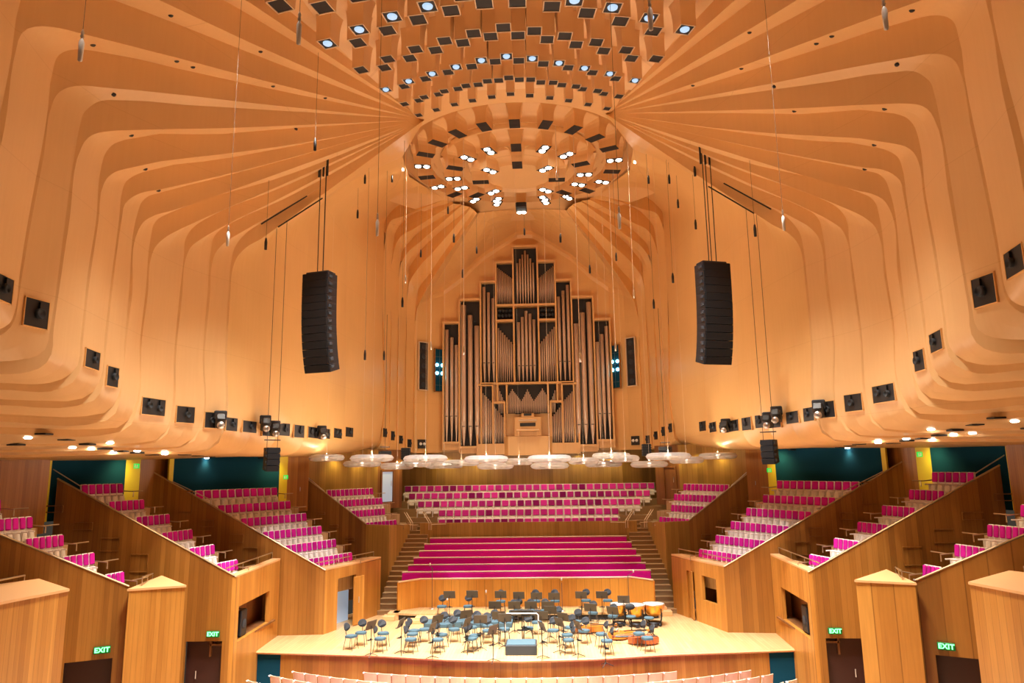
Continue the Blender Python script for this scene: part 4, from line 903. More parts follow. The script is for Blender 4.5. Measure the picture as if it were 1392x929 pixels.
# glazed bays left and right of the organ
for sd, nm in SIDES:
    for k, (u0, u1, v0, v1, pl) in enumerate(((566, 578.7, 467, 530.5, (pA, pB)), (588, 601.5, 476, 533, (pB, pC)))):
        a = onpl(u0, v1, *pl); c = onpl(u1, v0, *pl); d = Vector((pl[1][0]-pl[0][0], pl[1][1]-pl[0][1], 0)).normalized(); n = Vector((d.y, -d.x, 0)); rz = math.atan2(d.y, d.x)
        m = (a+c)/2+n*.22; w = (Vector((c.x, c.y))-Vector((a.x, a.y))).length; h = c.z-a.z
        t = empty('wall_loudspeaker_bay' if k == 0 else 'wall_lamp_bay', (m.x*sd, m.y, m.z), rz*sd, label='tall dark wall bay %s, %s side of the organ' % (('holding stacked loudspeakers', 'with four teal lamps')[k], nm), cat=('loudspeaker bay', 'lamp bay')[k])
        q = MB(); q.box((0, .0, 0), (w, .05, h)); obj('bay_backing', q, APER if k == 0 else BLUE, t)
        q = MB()
        for s in (-1, 1): q.box((s*w/2, -.03, 0), (.05, .12, h+.05)); q.box((0, -.03, s*h/2), (w, .12, .05))
        obj('bay_frame', q, RIM if k == 0 else BRUSH, t)
        if k == 0:
            for j in range(5):
                q = MB(); z = -h/2+h*(j+.5)/5; q.lathe([(.001, -.05), (.1, -.06), (.19, -.09), (.2, -.03)], (0, 0, z), 14, 'Y'); obj('speaker_cone', q, DGREY, t)
        else:
            q = MB()
            for z in (.15, -.35, -1.0, .9): q.box((0, -.05, z), (w, .02, .025))
            q.box((0, -.05, 0), (.025, .02, h)); obj('bay_grid', q, BLUESEAT, t)
            for x in (-.2, .2):
                for z in (-.02+.36, -.02-.18): q = MB(); q.lathe([(.001, -.14), (.08, -.13), (.105, -.09), (.11, -.04)], (x, 0, z), 14, 'Y'); obj('teal_lamp', q, TEAL, t)
    a = onpl(566, 610, pA, pB); c = onpl(579.5, 598, pA, pB); m = (a+c)/2; d = Vector((pB[0]-pA[0], pB[1]-pA[1], 0)).normalized()
    t = empty('twin_spotlight_niche', (m.x*sd+.06*sd, m.y-.12, m.z), math.atan2(d.y, d.x)*sd, label='small dark niche with two white spotlights below the bays, %s of organ' % nm, cat='spotlight')
    q = MB(); q.bev((0, 0, 0), (.62, .06, c.z-a.z), .01); obj('niche_box', q, APER, t)  # dark box on the wall stands in for a shaded recess
    for x in (-.13, .14): q = MB(); q.lathe([(.001, -.12), (.08, -.12), (.1, -.05)], (x, 0, 0), 12, 'Y'); obj('lamp_lens', q, WHITE, t)
# ================================================================== hanging things
from mathutils.bvhtree import BVHTree
def bvh_of(names):
    V = []; F = []
    for o in D.objects:
        if o.type == 'MESH' and any(o.name.startswith(n) for n in names):
            k = len(V); V += [v.co.copy() for v in o.data.vertices]; F += [tuple(i+k for i in p.vertices) for p in o.data.polygons]
    return BVHTree.FromPolygons(V, F)
SHELLB = bvh_of(('ceiling_rib', 'wall_left', 'wall_right', 'wall_organ', 'ceiling', 'ceiling_vault', 'ceiling_crown', 'ceiling_rear'))
def hit(u, v):
    h = SHELLB.ray_cast(CAMP, ray(u, v)); return h[0], h[1]
def up(p):
    h = SHELLB.ray_cast(Vector(p), Vector((0, 0, 1))); return h[0].z if h[0] else 21.5
# acrylic clouds
CL = [(444, 622.8, 24), (505.5, 623.3, 29.5), (492.6, 631, 26), (578.4, 623.8, 30), (540, 634, 23), (565, 631, 21), (603.8, 633, 26), (661, 624.6, 30), (627, 629.7, 25), (673.6, 634, 25),
      (705.5, 628, 19), (747, 623.8, 30), (747.4, 633.6, 26), (793.4, 627, 21), (831, 620, 26), (820.6, 631, 25), (850, 623.8, 19), (882.7, 631.5, 25), (908.5, 620.7, 30), (933, 625.9, 23), (975.8, 620.2, 25)]
def cloud():
    t = empty('acrylic_cloud', (0, 0, 0)); b = MB(); n = 20; R_, r_ = .69, .26; pr = []
    for k in range(9): a = 2*pi*k/8; pr.append((R_+r_*cos(a), .135*sin(a)))
    b.lathe(pr, (0, 0, 0), n, smooth=False); obj('acrylic_ring', b, ACRYL, t)
    b = MB(); b.lathe([(.001, .05), (.2, .045), (.45, .02), (.45, .01), (.2, .03), (.001, .035)], (0, 0, 0), 20); obj('inner_dish', b, ACRYL, t)
    b = MB(); b.lathe([(.001, -.05), (.05, -.04), (.065, 0), (.05, .04), (.001, .05)], (0, 0, 0), 12); obj('lamp', b, LAMPW, t)
    b = MB()
    b.tube([(0, 0, 0), (0, 0, 1.0)], .004, 4); obj('suspension_wires', b, WCABLE, t)
    return t
cp = cloud(); used = []
for i, (u, v, hw) in enumerate(sorted(CL)):
    y = 31.0 if hw >= 28 else 35.6 if hw >= 25 else 33.4; p = ony(u, v, y); row = 'front' if y < 32 else 'back' if y > 35 else 'middle'
    t = place(cp, used, p, .4*i, label='clear acrylic reflector ring hanging over the stage, %s counting from the left' % ORD(i+1), cat='acoustic reflector', group='acrylic clouds over the stage')
    s = hw*y/966/.95; t.scale = (s, s, 1.15); bpy.context.view_layer.update()
    for c in t.children:
        if c.name.startswith('suspension'): c.scale.z = (up(p)-p.z)/1.15
    light('cloud_lamp', 'POINT', (p.x, p.y, p.z+.19), P_CLOUD*(.2 if abs(p.x) > 7.2 else 1), WARM, size=.06)
# line arrays
def line_array(n, w, h, d, curve, yaw):
    t = empty('line_array_speaker', (0, 0, 0)); a = 0; y = 0; z = 0; q = MB()
    for i in range(n):
        a += curve*(i/n); c = Vector((0, y, z-h/2)); b = MB()
        b.bev(c, (w, d, h*.995), .006, rx=a); cab = obj('speaker_cabinet', b, BLACK, t)
        g = MB(); g.bev(c+Vector((0, -d/2*cos(a)-.01, -d/2*sin(a))), (w*.94, .03, h*.97), .004, rx=a); obj('grille', g, GRILLE, cab)
        f = MB()
        for s in (-1, 1): f.bev(c+Vector((s*(w/2+.015), -d*.25, 0)), (.03, d*.3, h*.4), .008, rx=a)
        obj('side_rigging', f, DGREY, cab); z -= h*cos(a); y += h*sin(a)
    return t
for sd, nm in SIDES:
    t = line_array(13, 1.14, .285, .62, .05, 0); x = -7.42*sd; t.location = (x, 26.0, 13.95); t.rotation_euler = (0, 0, -.30*sd)
    tag(t, 'large black curved line array speaker hanging at the %s of the stage' % nm, 'loudspeaker')
    b = MB(); b.bev((0, .05, .06), (1.0, .5, .08), .02); obj('flying_frame', b, BLACK, t)
    b = MB()
    for dx, dy in ((-.12, 0), (.05, .1), (.16, -.05)): b.tube([(dx, dy, .08), (dx*1.1, dy, 5.4)], .018, 5)
    obj('suspension_cables', b, BLACK, t)
    b = MB()
    for dx in (-.2, .0, .18): b.tube([(dx, .0, 4.0), (dx, .0, 5.2)], .04, 6)
    obj('chain_hoists', b, BLACK, t)
    # small array at the soffit edge
    t = line_array(4, .50, .21, .34, .16, 0); p = (-9.1*sd, 26.3, 7.45); t.location = p; t.rotation_euler = (0, 0, .75*sd); t.name = 'small_line_array_speaker'
    tag(t, 'small black speaker array hanging below the soffit, %s side' % nm, 'loudspeaker')
    b = MB(); b.bev((0, 0, .28), (.62, .05, .04), .01)
    for dx in (-.2, .2): b.tube([(dx, 0, 0), (dx, 0, 9)], .010, 4)
    obj('suspension_bar', b, BLACK, t)
    t = line_array(2, .55, .2, .4, .35, 0); t.location = (-6.98*sd, 35.8, 7.5); t.rotation_euler = (0, 0, .5*sd); t.name = 'wedge_speaker'
    tag(t, 'small black tilted speaker hanging near the rear wall ribs, %s side' % nm, 'loudspeaker')
    b = MB(); b.bev((0, 0, .2), (.5, .05, .04), .01); b.tube([(0, 0, 0), (0, 0, 7)], .01, 4); obj('suspension_bar', b, BLACK, t)
    t = line_array(5, .46, .125, .34, .0, 0); t.location = (-6.45*sd, 38.6, 7.72); t.name = 'stacked_speaker'
    tag(t, 'stack of slim dark speakers beside the organ base, %s side' % nm, 'loudspeaker')
# niches with spotlights in the side walls
NI = [(-14, 16, 372, 410, 'r2'), (32, 65, 406, 447, 'r3'), (114.5, 134.5, 474, 504, 'r5'), (144, 160, 498, 527, 'r6'), (192, 224, 540, 567, 'r8'), (239, 264, 552, 576, 'r9'), (277.5, 295, 560, 583, 'r10'),
      (306, 322, 567.5, 587, 'p'), (329, 348, 571, 590, 'p'), (356, 372, 573, 594, 'p'), (378, 393.5, 575, 593.5, 'p'), (399, 413, 577.5, 596, 'p'), (418, 432, 579.5, 597.5, 'p'), (436, 448, 581.5, 598, 'p'), (453, 464, 581.5, 597.5, 'p'), (469, 479.5, 580, 595.5, 'p'),
      (519.8, 525.5, 582, 595, 's1'), (530.5, 536, 586, 599.5, 's2'), (541.5, 547, 592, 604, 's3'), (553, 559, 597, 609, 's4')]
def wpl(code):
    if code[0] == 'r': k = int(code[1:]); return WPL[k-1], WPL[k]
    if code == 'p': return WPL[10], (azx(413, 585, 30.6), 30.6)
    k = int(code[1:]); return WPL['s%d' % k], WPL['s%d' % (k+1)]
def wall_point(u, v, code):
    if code == 'p':
        if u < 413: return onpl(u, v, WPL[10], (azx(413, 585, 30.6), 30.6))
        if u < 467: return onpl(u, v, (azx(413, 585, 30.6), 30.6), (azx(467, 585, 36.2), 36.2))
        return onpl(u, v, (azx(467, 585, 36.2), 36.2), WPL['s1'])
    return onpl(u, v, *wpl(code))
for i, (u0, u1, v0, v1, code) in enumerate(NI):
    mid = (v0+v1)/2; sk = 0
    a = wall_point(u0, mid, code); c = wall_point(u1, mid, code); d = Vector((c.x-a.x, c.y-a.y, 0)); w = d.length; d.normalize(); n = Vector((d.y, -d.x, 0))
    uc = (u0+u1)/2; m = wall_point(uc, mid, code); dist = (m-CAMP).length; h = (wall_point(uc, v0, code).z-wall_point(uc, v1, code).z)*(.86 if w > .9 else .95); hp, hn = hit(uc, mid)
    if hp is not None:
        m = hp; n = hn if hn.dot(CAMP-hp) > 0 else -hn; n = Vector((n.x, n.y, 0)).normalized(); d = Vector((-n.y, n.x, 0))
        a2, c2 = onpl(u0, mid, (m.x, m.y), (m.x+d.x, m.y+d.y)), onpl(u1, mid, (m.x, m.y), (m.x+d.x, m.y+d.y)); w = (c2-a2).length
        h = (onpl(uc, v0, (m.x, m.y), (m.x+d.x, m.y+d.y)).z-onpl(uc, v1, (m.x, m.y), (m.x+d.x, m.y+d.y)).z)*(.86 if w > .9 else .95)
    m = m+n*.03
    for sd, nm in SIDES:
        t = empty('spotlight_niche', (m.x*sd, m.y, m.z), math.atan2(d.y, d.x)*sd, label='square dark wall niche holding a stage spotlight, %s wall, %s from the front' % (nm, ORD(i+1)), cat='spotlight', group='spotlight niches of the %s wall' % nm)
        q = MB(); q.box((0, .03, 0), (w, .06, h)); obj('niche_shade_panel', q, APER, t)  # near-black panel flush with the wall, standing in for the recess shade
        q = MB(); e = .02
        for s in (-1, 1): q.box((s*w/2, .02, 0), (e, .06, h+e)); q.box((0, .02, s*h/2), (w, .06, e))
        obj('niche_frame', q, PLY, t)
        hs = min(.26, h*.3)
        for s in ((-.22, .22) if w > 1.1 else (.08*w*sd,)):
            x = s*(w if w > 1.1 else 1); q = MB(); q.lathe([(hs*.5, .10), (hs*.62, .02), (hs*.66, -.06), (hs*.6, -.1), (hs*.52, -.07), (.001, -.05)], (x, 0, (0 if w <= 1.1 else -s*.15)), 14, 'Y'); L_ = obj('spotlight', q, DGREY, t)
            q = MB(); q.box((x, -.03, hs*.9), (hs*.3, .05, hs)); obj('yoke', q, BLACK, L_)
# moving heads clamped below some niches
for i, (u, v) in enumerate(((290, 573), (365, 585), (430, 590), (352, 578))):
    p = wall_point(u, v, 'r10' if u < 300 else 'p'); 
    for sd, nm in SIDES:
        t = empty('moving_spotlight', ((p.x+.3)*sd, p.y-.1, p.z), .5*sd, label='black clamped spotlight jutting out of the niche row, %s wall, %s from the front' % (nm, ORD([1, 3, 4, 2][i])), cat='spotlight')
        q = MB(); q.bev((0, 0, 0), (.34, .6, .3), .05, rx=-.5); obj('lamp_housing', q, BLACK, t)
        q = MB(); q.bev((0, .1, .2), (.42, .12, .34), .03); obj('yoke', q, DGREY, t)
        q = MB(); q.lathe([(.001, -.36), (.12, -.37), (.13, -.3)], (0, 0, -.17), 12, 'Y'); obj('lamp_lens', q, METAL, t)
# hanging white tube microphones
for i, (x, y, z) in enumerate(((-6.46, 10.33, 13.45), (6.46, 10.33, 13.45), (-2.79, 10.18, 13.5), (2.79, 10.18, 13.5), (-7.23, 17.67, 12.66), (7.23, 17.67, 12.66), (-2.87, 16.07, 12.28), (2.87, 16.07, 12.28))):
    nm = 'left' if x < 0 else 'right'; t = empty('hanging_tube_mic', (x, y, z), label='slim white tube on a wire, %s %s of the front ceiling' % (('outermost', 'inner', 'rear outer', 'rear inner')[i//2], nm), cat='hanging tube')
    q = MB(); q.lathe([(.001, -.22), (.035, -.2), (.045, .12), (.03, .17), (.012, .2)], (0, 0, 0), 10); obj('tube_body', q, WHITE, t)
    q = MB(); q.lathe([(.02, .2), (.035, .23), (.02, .27), (.03, .3), (.012, .36)], (0, 0, 0), 8); obj('swivel', q, METAL, t)
    q = MB(); q.tube([(0, 0, .35), (0, 0, up((x, y, z))-z)], .005, 4); obj('hanging_wire', q, CABLE, t)
# stage microphones and cables from the ceiling: u, v bottom, depth, white?
HM = [(630.5, 483, 31, 1), (617, 330, 33, 0), (551, 386, 34, 1), (585.7, 476, 36, 1), (789, 493, 31, 1), (862, 406, 34, 1), (837, 478, 36, 1), (629, 378, 35, 0), (609, 291, 38, 0), (713, 320, 40, 0), (762, 330, 33, 0), (802, 372, 35, 0),
      (486, 297, 33, 0), (496, 250, 31, 0), (910, 250, 31, 0), (922, 283, 33, 0), (572, 350, 38, 0), (547, 418, 30, 0), (496, 490, 30, 0), (522, 490, 33, 0), (915, 385, 30, 0), (946, 312, 30, 0), (889, 420, 32, 0), (361, 340, 24, 0), (1027, 322, 24, 0), (533, 248, 34, 0), (757, 245, 31, 1), (882, 250, 34, 0), (838, 355, 36, 0), (648, 345, 40, 0), (428, 205, 22, 0), (945, 240, 27, 0)]
for i, (u, v, y, w) in enumerate(sorted(HM)):
    p = ony(u, v, y); t = empty('hanging_microphone', p, label='%s hanging microphone on a %s cable below the ceiling, %s from the left' % (('dark', 'pale')[w], ('thin', 'white')[w], ORD(i+1)), cat='microphone', group='microphones hanging over the stage')
    q = MB(); q.lathe([(.001, 0), (.05, .01), (.055, .28), (.035, .42), (.012, .46)], (0, 0, 0), 8); obj('microphone_body', q, BLACK if not w else METAL, t)
    top = up(p)
    q = MB(); q.tube([(0, 0, .4), (0, 0, top-p.z)], .016 if w else .006, 4); obj('cable', q, WCABLE if w else CABLE, t)
# little downlights and dark vents in the soffit under the ribs
SL = [(38, 595, 'l'), (98.5, 608.5, 'l'), (149.5, 602, 'l'), (154, 615, 'l'), (186.5, 613, 'l'), (224, 617, 'l'), (124, 610, 'l'), (59.5, 590.5, 'v'), (90.5, 598, 'v'), (119, 604.5, 'v'), (143, 610.5, 'v'), (22, 605, 'v'), (165, 613.8, 'v'), (187, 616, 'v'), (207, 618.5, 'v'), (251, 618.3, 'v'), (269, 619.7, 'v'), (285, 621.5, 'v'), (355, 623, 'v'), (281, 622.5, 'l')]
dep = {}
for i, (u, v, kd) in enumerate(sorted(SL)):
    # the soffit drops towards the wall behind: sample it on a gently sloping plane fitted to the rib ends
    p, nrm = hit(u, v)
    if p is None: continue
    p = p+Vector((0, 0, -.02))
    for sd, nm in SIDES:
        t = empty('soffit_downlight' if kd == 'l' else 'soffit_vent', (p.x*sd, p.y, p.z), label='%s in the %s soffit, %s from the front' % (('tiny bright downlight', 'small dark slot')[kd == 'v'], nm, ORD(i+1)), cat=('downlight', 'vent')[kd == 'v'], group='fittings of the %s soffit' % nm)
        q = MB()
        if kd == 'l': q.lathe([(.001, -.02), (.07, -.02), (.1, 0), (.1, .1)], (0, 0, 0), 12); obj('lamp_lens', q, LAMPW, t)
        else: q.bev((0, 0, .02), (.34, .34, .05), .01); obj('vent_slot', q, APER, t)
        if kd == 'l': light('soffit_spot', 'SPOT', (0, 0, -.08), P_SOFFIT*4, (1, .8, .5), t, angle=130, blend=1)
DOTS = [(126, 61), (240, 83), (262, 91), (154, 129), (178, 184), (232, 21), (354, 70), (371, 117), (442, 133), (402, 176), (197, 230), (215, 259), (1240, 14), (1220, 88), (1203, 148), (1019, 44), (1131, 49), (1110, 59), (1008, 93), (942, 116), (1080, 151), (1053, 118), (1189, 197), (1176, 230)]
for i, (u, v) in enumerate(sorted(DOTS)):
    p, nrm = hit(u, v)
    if p is None: continue
    q = MB(); q.lathe([(.001, -.03), (.05, -.03), (.07, 0), (.07, .03)], (0, 0, 0), 10)
    t = obj('ceiling_sensor', q, BLACK, label='tiny dark round fitting set in a rib underside, %s from the left' % ORD(i+1), cat='ceiling fitting', group='tiny fittings in the ribs'); t.location = p
# warm wall washers over the rear panelling: small spots under the soffit, pointing down the wall
def washer(p, tgt, power, col): light('wall_washer', 'SPOT', p, power, col, size=.03, angle=125, blend=1).rotation_euler = aim(p, tgt)
for sd, nm in SIDES:
    (bx, by), (cx_, cy_) = BOXES['choir-side box']['bw']
    for t_ in (1.2, 3.0, 4.8, 6.6): x, y = bx+(cx_-bx)*t_, by+(cy_-by)*t_; washer(((x+.5)*sd, y-.3, 7.25), ((x-.2)*sd, y+.1, 5.6), 40, (1, .82, .26))
    for bn in ('stage-side box', 'middle box'):
        L0, R0 = BOXES[bn]['r3'][-1][0], BOXES[bn]['r3'][-1][1]; c = L0.lerp(R0, .98); washer(((c.x)*sd, c.y+.6, 7.1), ((c.x-1.2)*sd, c.y+1.0, 5.8), 45, (1, .85, .3))
for x in (-5.4, -3.2, -1.1, 1.1, 3.2, 5.4): washer((x, GY-.45, 7.45), (x, GY+.1, 5.8), 60, (1, .82, .24))

# ================================================================== the orchestra's furniture
def ground(u, v, h):
    p = onz(u, v, h+PZ)
    if p.y > PY-.05: return PZ, (p if p.y > PY+.2 else Vector((p.x, PY+.2, p.z)))
    p = onz(u, v, h)
    if p.y > PY-.2: p.y = PY-.2
    if p.y > 31.05 and -4.2 < p.x < -.5: p = onz(u, v, h+.18); return .18, Vector((p.x, min(max(p.y, 31.5), 32.5), p.z))
    return 0, p
def chair():
    t = empty('orchestra_chair', (0, 0, 0))
    b = MB(); pr = []
    for k in range(20):
        a = 2*pi*k/20; pr.append((.21*math.copysign(abs(cos(a))**.7, cos(a)), .20*math.copysign(abs(sin(a))**.7, sin(a))))
    b.prism(pr, .43, .49); b.prism([(x*.9, y*.9) for x, y in pr], .49, .505); obj('seat', b, BLUESEAT, t)
    b = MB(); v = []
    for yy in (0, .035):
        for k in range(20): a = 2*pi*k/20; v.append((.17*cos(a), .22+yy-.05*cos(a)**2+sin(a)*.03, .78+.14*sin(a)))
    b.add(v, [tuple(range(19, -1, -1)), tuple(range(20, 40))]+[(k, (k+1) % 20, 20+(k+1) % 20, 20+k) for k in range(20)]); obj('backrest', b, DGREY, t)
    b = MB(); b.tube([(0, .17, .43), (0, .235, .55), (0, .25, .75)], .014, 6); obj('back_support', b, CABLE, t)
    for sx in (-1, 1):
        for sy in (-1, 1): b = MB(); b.tube([(sx*.15, sy*.13, .44), (sx*.2, sy*.2, 0)], .012, 5); obj('leg', b, CABLE, t)
    return t
CH = [(477.3, 864.8, 1.2), (490.7, 860.2, 0), (516.8, 868, 1.4), (521, 860.8, .5), (558.5, 869, 1.3), (560.6, 862, 1.3), (562.8, 857.4, 1.2), (577.2, 855.5, .3), (595, 869.4, 1.3), (600, 862.7, 1.1), (603, 849.3, 0), (617.4, 855.5, .4), (640.4, 868, 1.2), (645.4, 864, 1.2), (641, 852.6, .4), (622.4, 846, .2),
      (663.2, 857.2, .2), (663.2, 850.5, .2), (686, 855, .1), (650, 848, .3), (730, 846, 0), (717.8, 853.8, 0), (672, 846, 0), (751.6, 857, -.2), (758, 841.4, -.2), (771, 863, -1.2), (772.4, 870, -1.3), (774, 853, -.6), (783, 845, -.5),
      (698.4, 831, 0), (721.5, 830, 0), (741, 830, 0), (707, 818.8, 0), (728, 818, 0), (754.5, 818, 0), (680.5, 818, 0), (638.8, 820, 0), (603.7, 820.3, 0), (796.7, 816.3, -.1), (826, 816.3, -.1), (806, 833.2, -.2), (793.8, 857.4, -.4), (817.5, 862, -1.3), (824.7, 871, -1.4), (868.5, 861.2, -1.2), (880, 867.3, -1.3), (833.3, 837.5, -.3)]
chp = chair(); used = []
for i, (u, v, yaw) in enumerate(sorted(CH)):
    zb, p = ground(u, v, .48)
    rz = yaw   # 0 faces the hall; + turned so the back is towards the left of the stage
    place(chp, used, (p.x, p.y, zb), rz, label='orchestra chair with grey-blue seat and dark oval back, %s from stage left edge' % ORD(i+1), cat='chair', group='orchestra chairs on the stage')
def stand(pr, name='music_stand'):
    t = empty(name, (0, 0, 0)); b = MB(); b.bev((0, 0, 1.08), (.50, .02, .33), .008, rx=-.35); b.box((0, -.09, .93), (.50, .07, .02)); obj('desk', b, STANDM, t)
    b = MB(); b.tube([(0, 0, .06), (0, .02, 1.05)], .014, 6); obj('pole', b, BLACK, t)
    b = MB(); b.lathe([(.03, .55), (.03, .62)], (0, 0, 0), 8); b.box((0, -.06, .56), (.24, .12, .015)); obj('accessory_tray', b, BLACK, t)
    b = MB()
    for k in range(3): a = 2*pi*k/3+.5; b.tube([(0, 0, .12), (.26*cos(a), .26*sin(a), .01)], .012, 5)
    obj('tripod_base', b, BLACK, t); return t
ST = [(611, 808.8, 3.14, 1), (641.8, 808, 3.14, 1), (680.5, 808.5, 3.14, 1), (705.3, 809.5, 3.14, 1), (729.3, 810.5, 3.14, 1), (753, 811, 3.14, 1), (789.4, 807.6, 3.0, 1), (817.5, 808, 3.0, 1), (847.7, 815.3, 3.0, 1), (802.4, 826, 2.9, 1), (832.6, 830.3, 2.6, 0),
      (672.6, 823, 3.14, 0), (699, 823, 3.14, 0), (721.4, 823, 3.14, 0), (744.4, 823, 3.14, 0), (748, 829.6, 3.0, 0), (765.2, 839, 2.5, 0), (735.8, 836.8, 3.1, 0), (677.6, 837, 3.14, 0), (686, 840, 3.14, 0), (653, 842, 3.3, 0), (633.8, 835.4, 3.7, 0), (595, 842, 3.9, 0), (545.5, 847, 4.5, 0), (504.6, 850, 4.2, 0), (588, 853, 4.4, 0), (635.3, 846, 4.3, 0), (670, 856, 4.1, 0), (737, 852, 2.0, 0), (785, 850, 2.0, 0), (822, 860, 1.6, 0), (760, 846, 2.2, 0), (712, 834, 3.14, 0)]
sp2 = stand(0); used = []
for i, (u, v, rz, hi) in enumerate(sorted(ST)):
    zb, p = ground(u, v, 1.08)
    place(sp2, used, (p.x, min(p.y, YC-.35), zb), rz, label='black music stand with a wide desk among the orchestra chairs, %s from the left' % ORD(i+1), cat='music stand', group='music stands on the stage')
# conductor's podium, rail and desk
p = onz(708.5, 890.5, 0); P0 = p
t = empty('conductor_podium', (p.x, p.y+.35, 0), label='black conductor\'s podium box at the front edge of the stage', cat='podium')
b = MB(); b.bev((0, 0, .17), (1.12, .95, .34), .02, top=1) if False else b.bev((0, 0, .17), (1.12, .95, .34), .02); obj('podium_box', b, DGREY, t)
b = MB(); b.box((0, 0, .35), (1.02, .85, .02)); obj('podium_carpet', b, BLUESEAT, t)
t = empty('podium_rail', (p.x, p.y+1.05, 0), label='white hoop rail standing behind the podium box', cat='rail')
b = MB(); b.tube([(-.62, 0, 0), (-.62, 0, 1.15), (-.56, 0, 1.2), (.56, 0, 1.2), (.62, 0, 1.15), (.62, 0, 0)], .022, 8); obj('hoop', b, WHITE, t)
t = empty('conductor_desk', (p.x, p.y+1.55, 0), label='wide conductor\'s desk with open score behind the podium', cat='music stand')
b = MB(); b.bev((0, 0, 1.12), (.9, .03, .42), .01, rx=.9); obj('desk', b, BLACK, t)
b = MB(); b.bev((0, -.02, 1.15), (.62, .012, .30), .004, rx=.9); obj('open_score', b, PAPER, t)
b = MB(); b.tube([(0, 0, .05), (0, 0, 1.1)], .02, 6); b.box((0, 0, .5), (.4, .2, .02)); obj('pole', b, BLACK, t)
b = MB(); b.lathe([(.3, 0), (.28, .03), (.03, .06)], (0, 0, 0), 16); obj('base', b, BLACK, t)
# timpani
for i, (u, v, w) in enumerate(((841, 821, .68), (864, 822.4, .76), (888, 821, .86))):
    q = onz(u, v, .86); t = empty('timpani_drum', (q.x, q.y, 0), label='copper timpani drum with pale head, %s of the three at right' % ('smallest, left', 'middle', 'largest, right')[i], cat='timpani', group='timpani at the right of the stage'); r = w/2*1.05
    b = MB(); b.lathe([(r*.25, .36), (r*.6, .42), (r*.88, .58), (r*.98, .78), (r, .84)], (0, 0, 0), 24); obj('copper_bowl', b, COPPER, t)
    b = MB(); b.lathe([(.001, .875), (r*.99, .87), (r, .85)], (0, 0, 0), 24); obj('drum_head', b, DRUMH, t)
    b = MB(); b.lathe([(r*1.0, .83), (r*1.05, .84), (r*1.05, .88), (r*1.0, .88)], (0, 0, 0), 24)
    for k in range(8): a = 2*pi*k/8; b.tube([(r*1.05*cos(a), r*1.05*sin(a), .86), (r*1.03*cos(a), r*1.03*sin(a), .66)], .012, 4)
    obj('tuning_hoop', b, METAL, t)
    for k in range(4):
        a = 2*pi*k/4+.6; b = MB(); b.tube([(r*1.02*cos(a), r*1.02*sin(a), .72), (r*1.0*cos(a), r*1.0*sin(a), .3), (r*.8*cos(a), r*.8*sin(a), .08)], .028, 6); L_ = obj('strut', b, BLACK, t)
        b = MB(); b.lathe([(.001, -.03), (.06, -.03), (.06, .03), (.001, .03)], (r*.8*cos(a), r*.8*sin(a), .06), 10, 'Y'); obj('wheel', b, BLACK, L_)
    b = MB(); b.lathe([(.001, .06), (r*.7, .08), (r*.7, .14), (.001, .16)], (0, 0, 0), 16); b.box((0, -r*.9, .08), (.14, .35, .05)); obj('pedal_base', b, BLACK, t)
for i, (u, v) in enumerate(((857.8, 838.2), (882.2, 840))):
    q = onz(u, v, .7); t = empty('drum_stool', (q.x, q.y, 0), label='high stool in front of the %s timpani drum' % ('middle, with back,', 'largest')[i], cat='stool')
    b = MB(); b.lathe([(.001, .64), (.19, .65), (.2, .69), (.18, .72), (.001, .72)], (0, 0, 0), 18); obj('seat', b, BLUESEAT, t)
    b = MB(); b.tube([(0, 0, .12), (0, 0, .64)], .025, 8); obj('pole', b, BLACK, t)
    for k in range(4): a = 2*pi*k/4+.4; b = MB(); b.tube([(0, 0, .2), (.25*cos(a), .25*sin(a), .0)], .015, 5); obj('leg', b, BLACK, t)
    if i == 0:
        b = MB(); b.lathe([(.001, .0), (.19, .0), (.2, .04), (.001, .05)], (0, 0, 0), 16, 'Y'); b.v = [(x, y+.18, z*.65+1.02) for x, y, z in b.v]; obj('backrest', b, DGREY, t)
        b = MB(); b.tube([(0, .05, .66), (0, .22, .7), (0, .22, 1.0)], .015, 6); obj('back_support', b, BLACK, t)
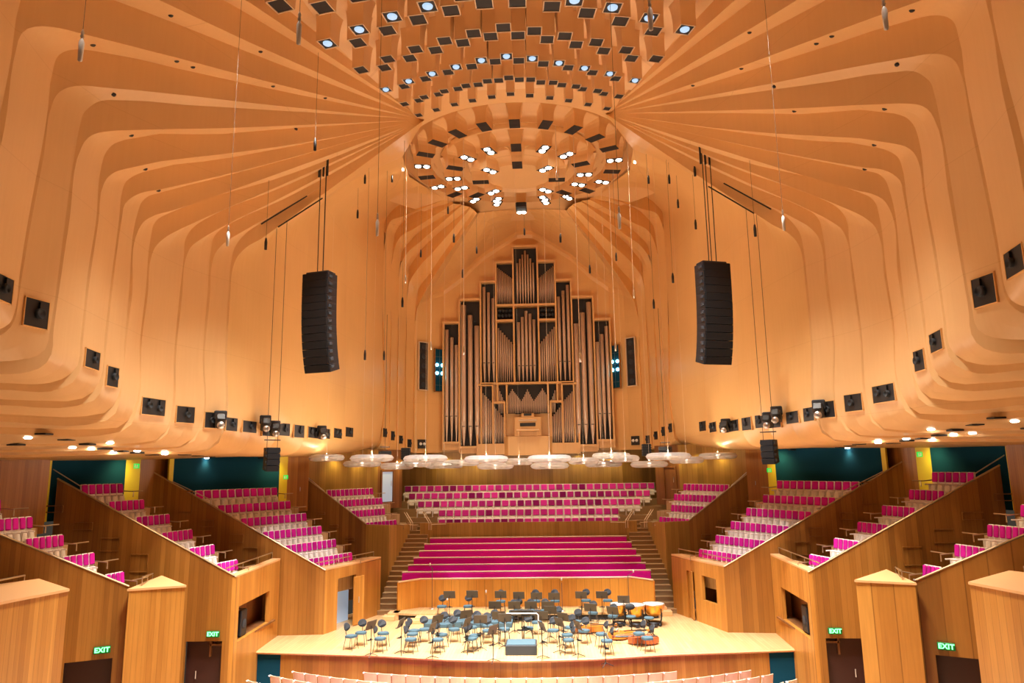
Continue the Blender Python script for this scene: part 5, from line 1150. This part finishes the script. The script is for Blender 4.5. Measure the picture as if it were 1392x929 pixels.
# double basses lying on their sides
def bass(u, v, rz, m, label, L_=1.15):
    q = onz(u, v, .12); t = empty('double_bass', (q.x, q.y, 0), rz, label=label, cat='double bass')
    half_ = [(0, .0), (.10, .15), (.22, .27), (.42, .335), (.60, .30), (.70, .215), (.80, .215), (.92, .25), (1.02, .245), (1.12, .15), (1.16, .05)]
    outl = [(x, y) for x, y in half_]+[(x, -y) for x, y in reversed(half_)]
    b = MB(); b.prism(outl, .06, .24); b.prism([(x*.97+.015, y*.92) for x, y in outl], .24, .265); obj('body', b, m, t)
    b = MB(); b.bev((1.35, 0, .25), (.62, .06, .06), .015); b.bev((1.05, 0, .285), (.75, .045, .02), .006); obj('fingerboard', b, EBONY, t)
    b = MB(); b.lathe([(.001, -.04), (.05, -.04), (.06, 0), (.05, .04), (.001, .04)], (1.70, 0, .25), 12, 'Y'); 
    for s in (-1, 1): b.tube([(1.62, 0, .25), (1.62, s*.11, .25)], .012, 5)
    obj('scroll', b, m, t)
    b = MB(); b.bev((.45, 0, .33), (.02, .16, .14), .006); obj('bridge', b, RIM, t)
    b = MB(); b.bev((.2, 0, .29), (.3, .07, .02), .006); obj('tailpiece', b, EBONY, t)
    b = MB()
    for y in (-.03, -.01, .01, .03): b.tube([(.3, y, .31), (.45, y, .40), (1.6, y*.5, .31)], .003, 3)
    obj('strings', b, METAL, t)
    b = MB()
    for s in (-1, 1): b.bev((.48, s*.14, .268), (.16, .016, .006), .002)
    obj('sound_holes', b, EBONY, t)
bass(782, 857, .2, BASSW, 'orange double bass lying flat behind the right front chairs, farthest of three')
bass(826, 866, .3, BASSW, 'orange double bass lying flat, middle of the three at right')
bass(896, 871.5, pi-.06, BASSR, 'reddish-brown double bass lying flat, nearest to the stage front of three')
# microphone stands
for i, (u, vb, vt, zb, boom) in enumerate(((588, 827, 776, PZ, 1), (764.5, 831, 796, PZ, 0), (855.5, 830, 786, PZ, 2), (661, 839, 812, 0, 0), (608, 846, 822, 0, 0))):
    q = onz(u, vb, zb); h = (vb-vt)*q.y/966*1.0; t = empty('microphone_stand', (q.x, min(q.y, 33.9) if zb else q.y, zb), label='thin microphone stand, %s from the left, near the choir wall' % ORD([1, 4, 5, 3, 2][i]), cat='microphone stand', group='microphone stands at the rear of the stage')
    b = MB(); b.lathe([(.14, 0), (.13, .02), (.02, .04)], (0, 0, 0), 14); obj('base', b, METAL, t)
    b = MB(); b.tube([(0, 0, .02), (0, 0, h)], .014, 6)
    if boom: b.tube([(0, 0, h*.96), (.25 if boom == 2 else -.1, 0, h+.12)], .012, 5)
    obj('pole', b, CABLE, t)
    b = MB(); e = (.25 if boom == 2 else -.1 if boom else 0); b.lathe([(.001, h+.08), (.03, h+.1), (.03, h+.2), (.001, h+.22)], (e, 0, 0), 8); obj('microphone', b, WHITE, t)
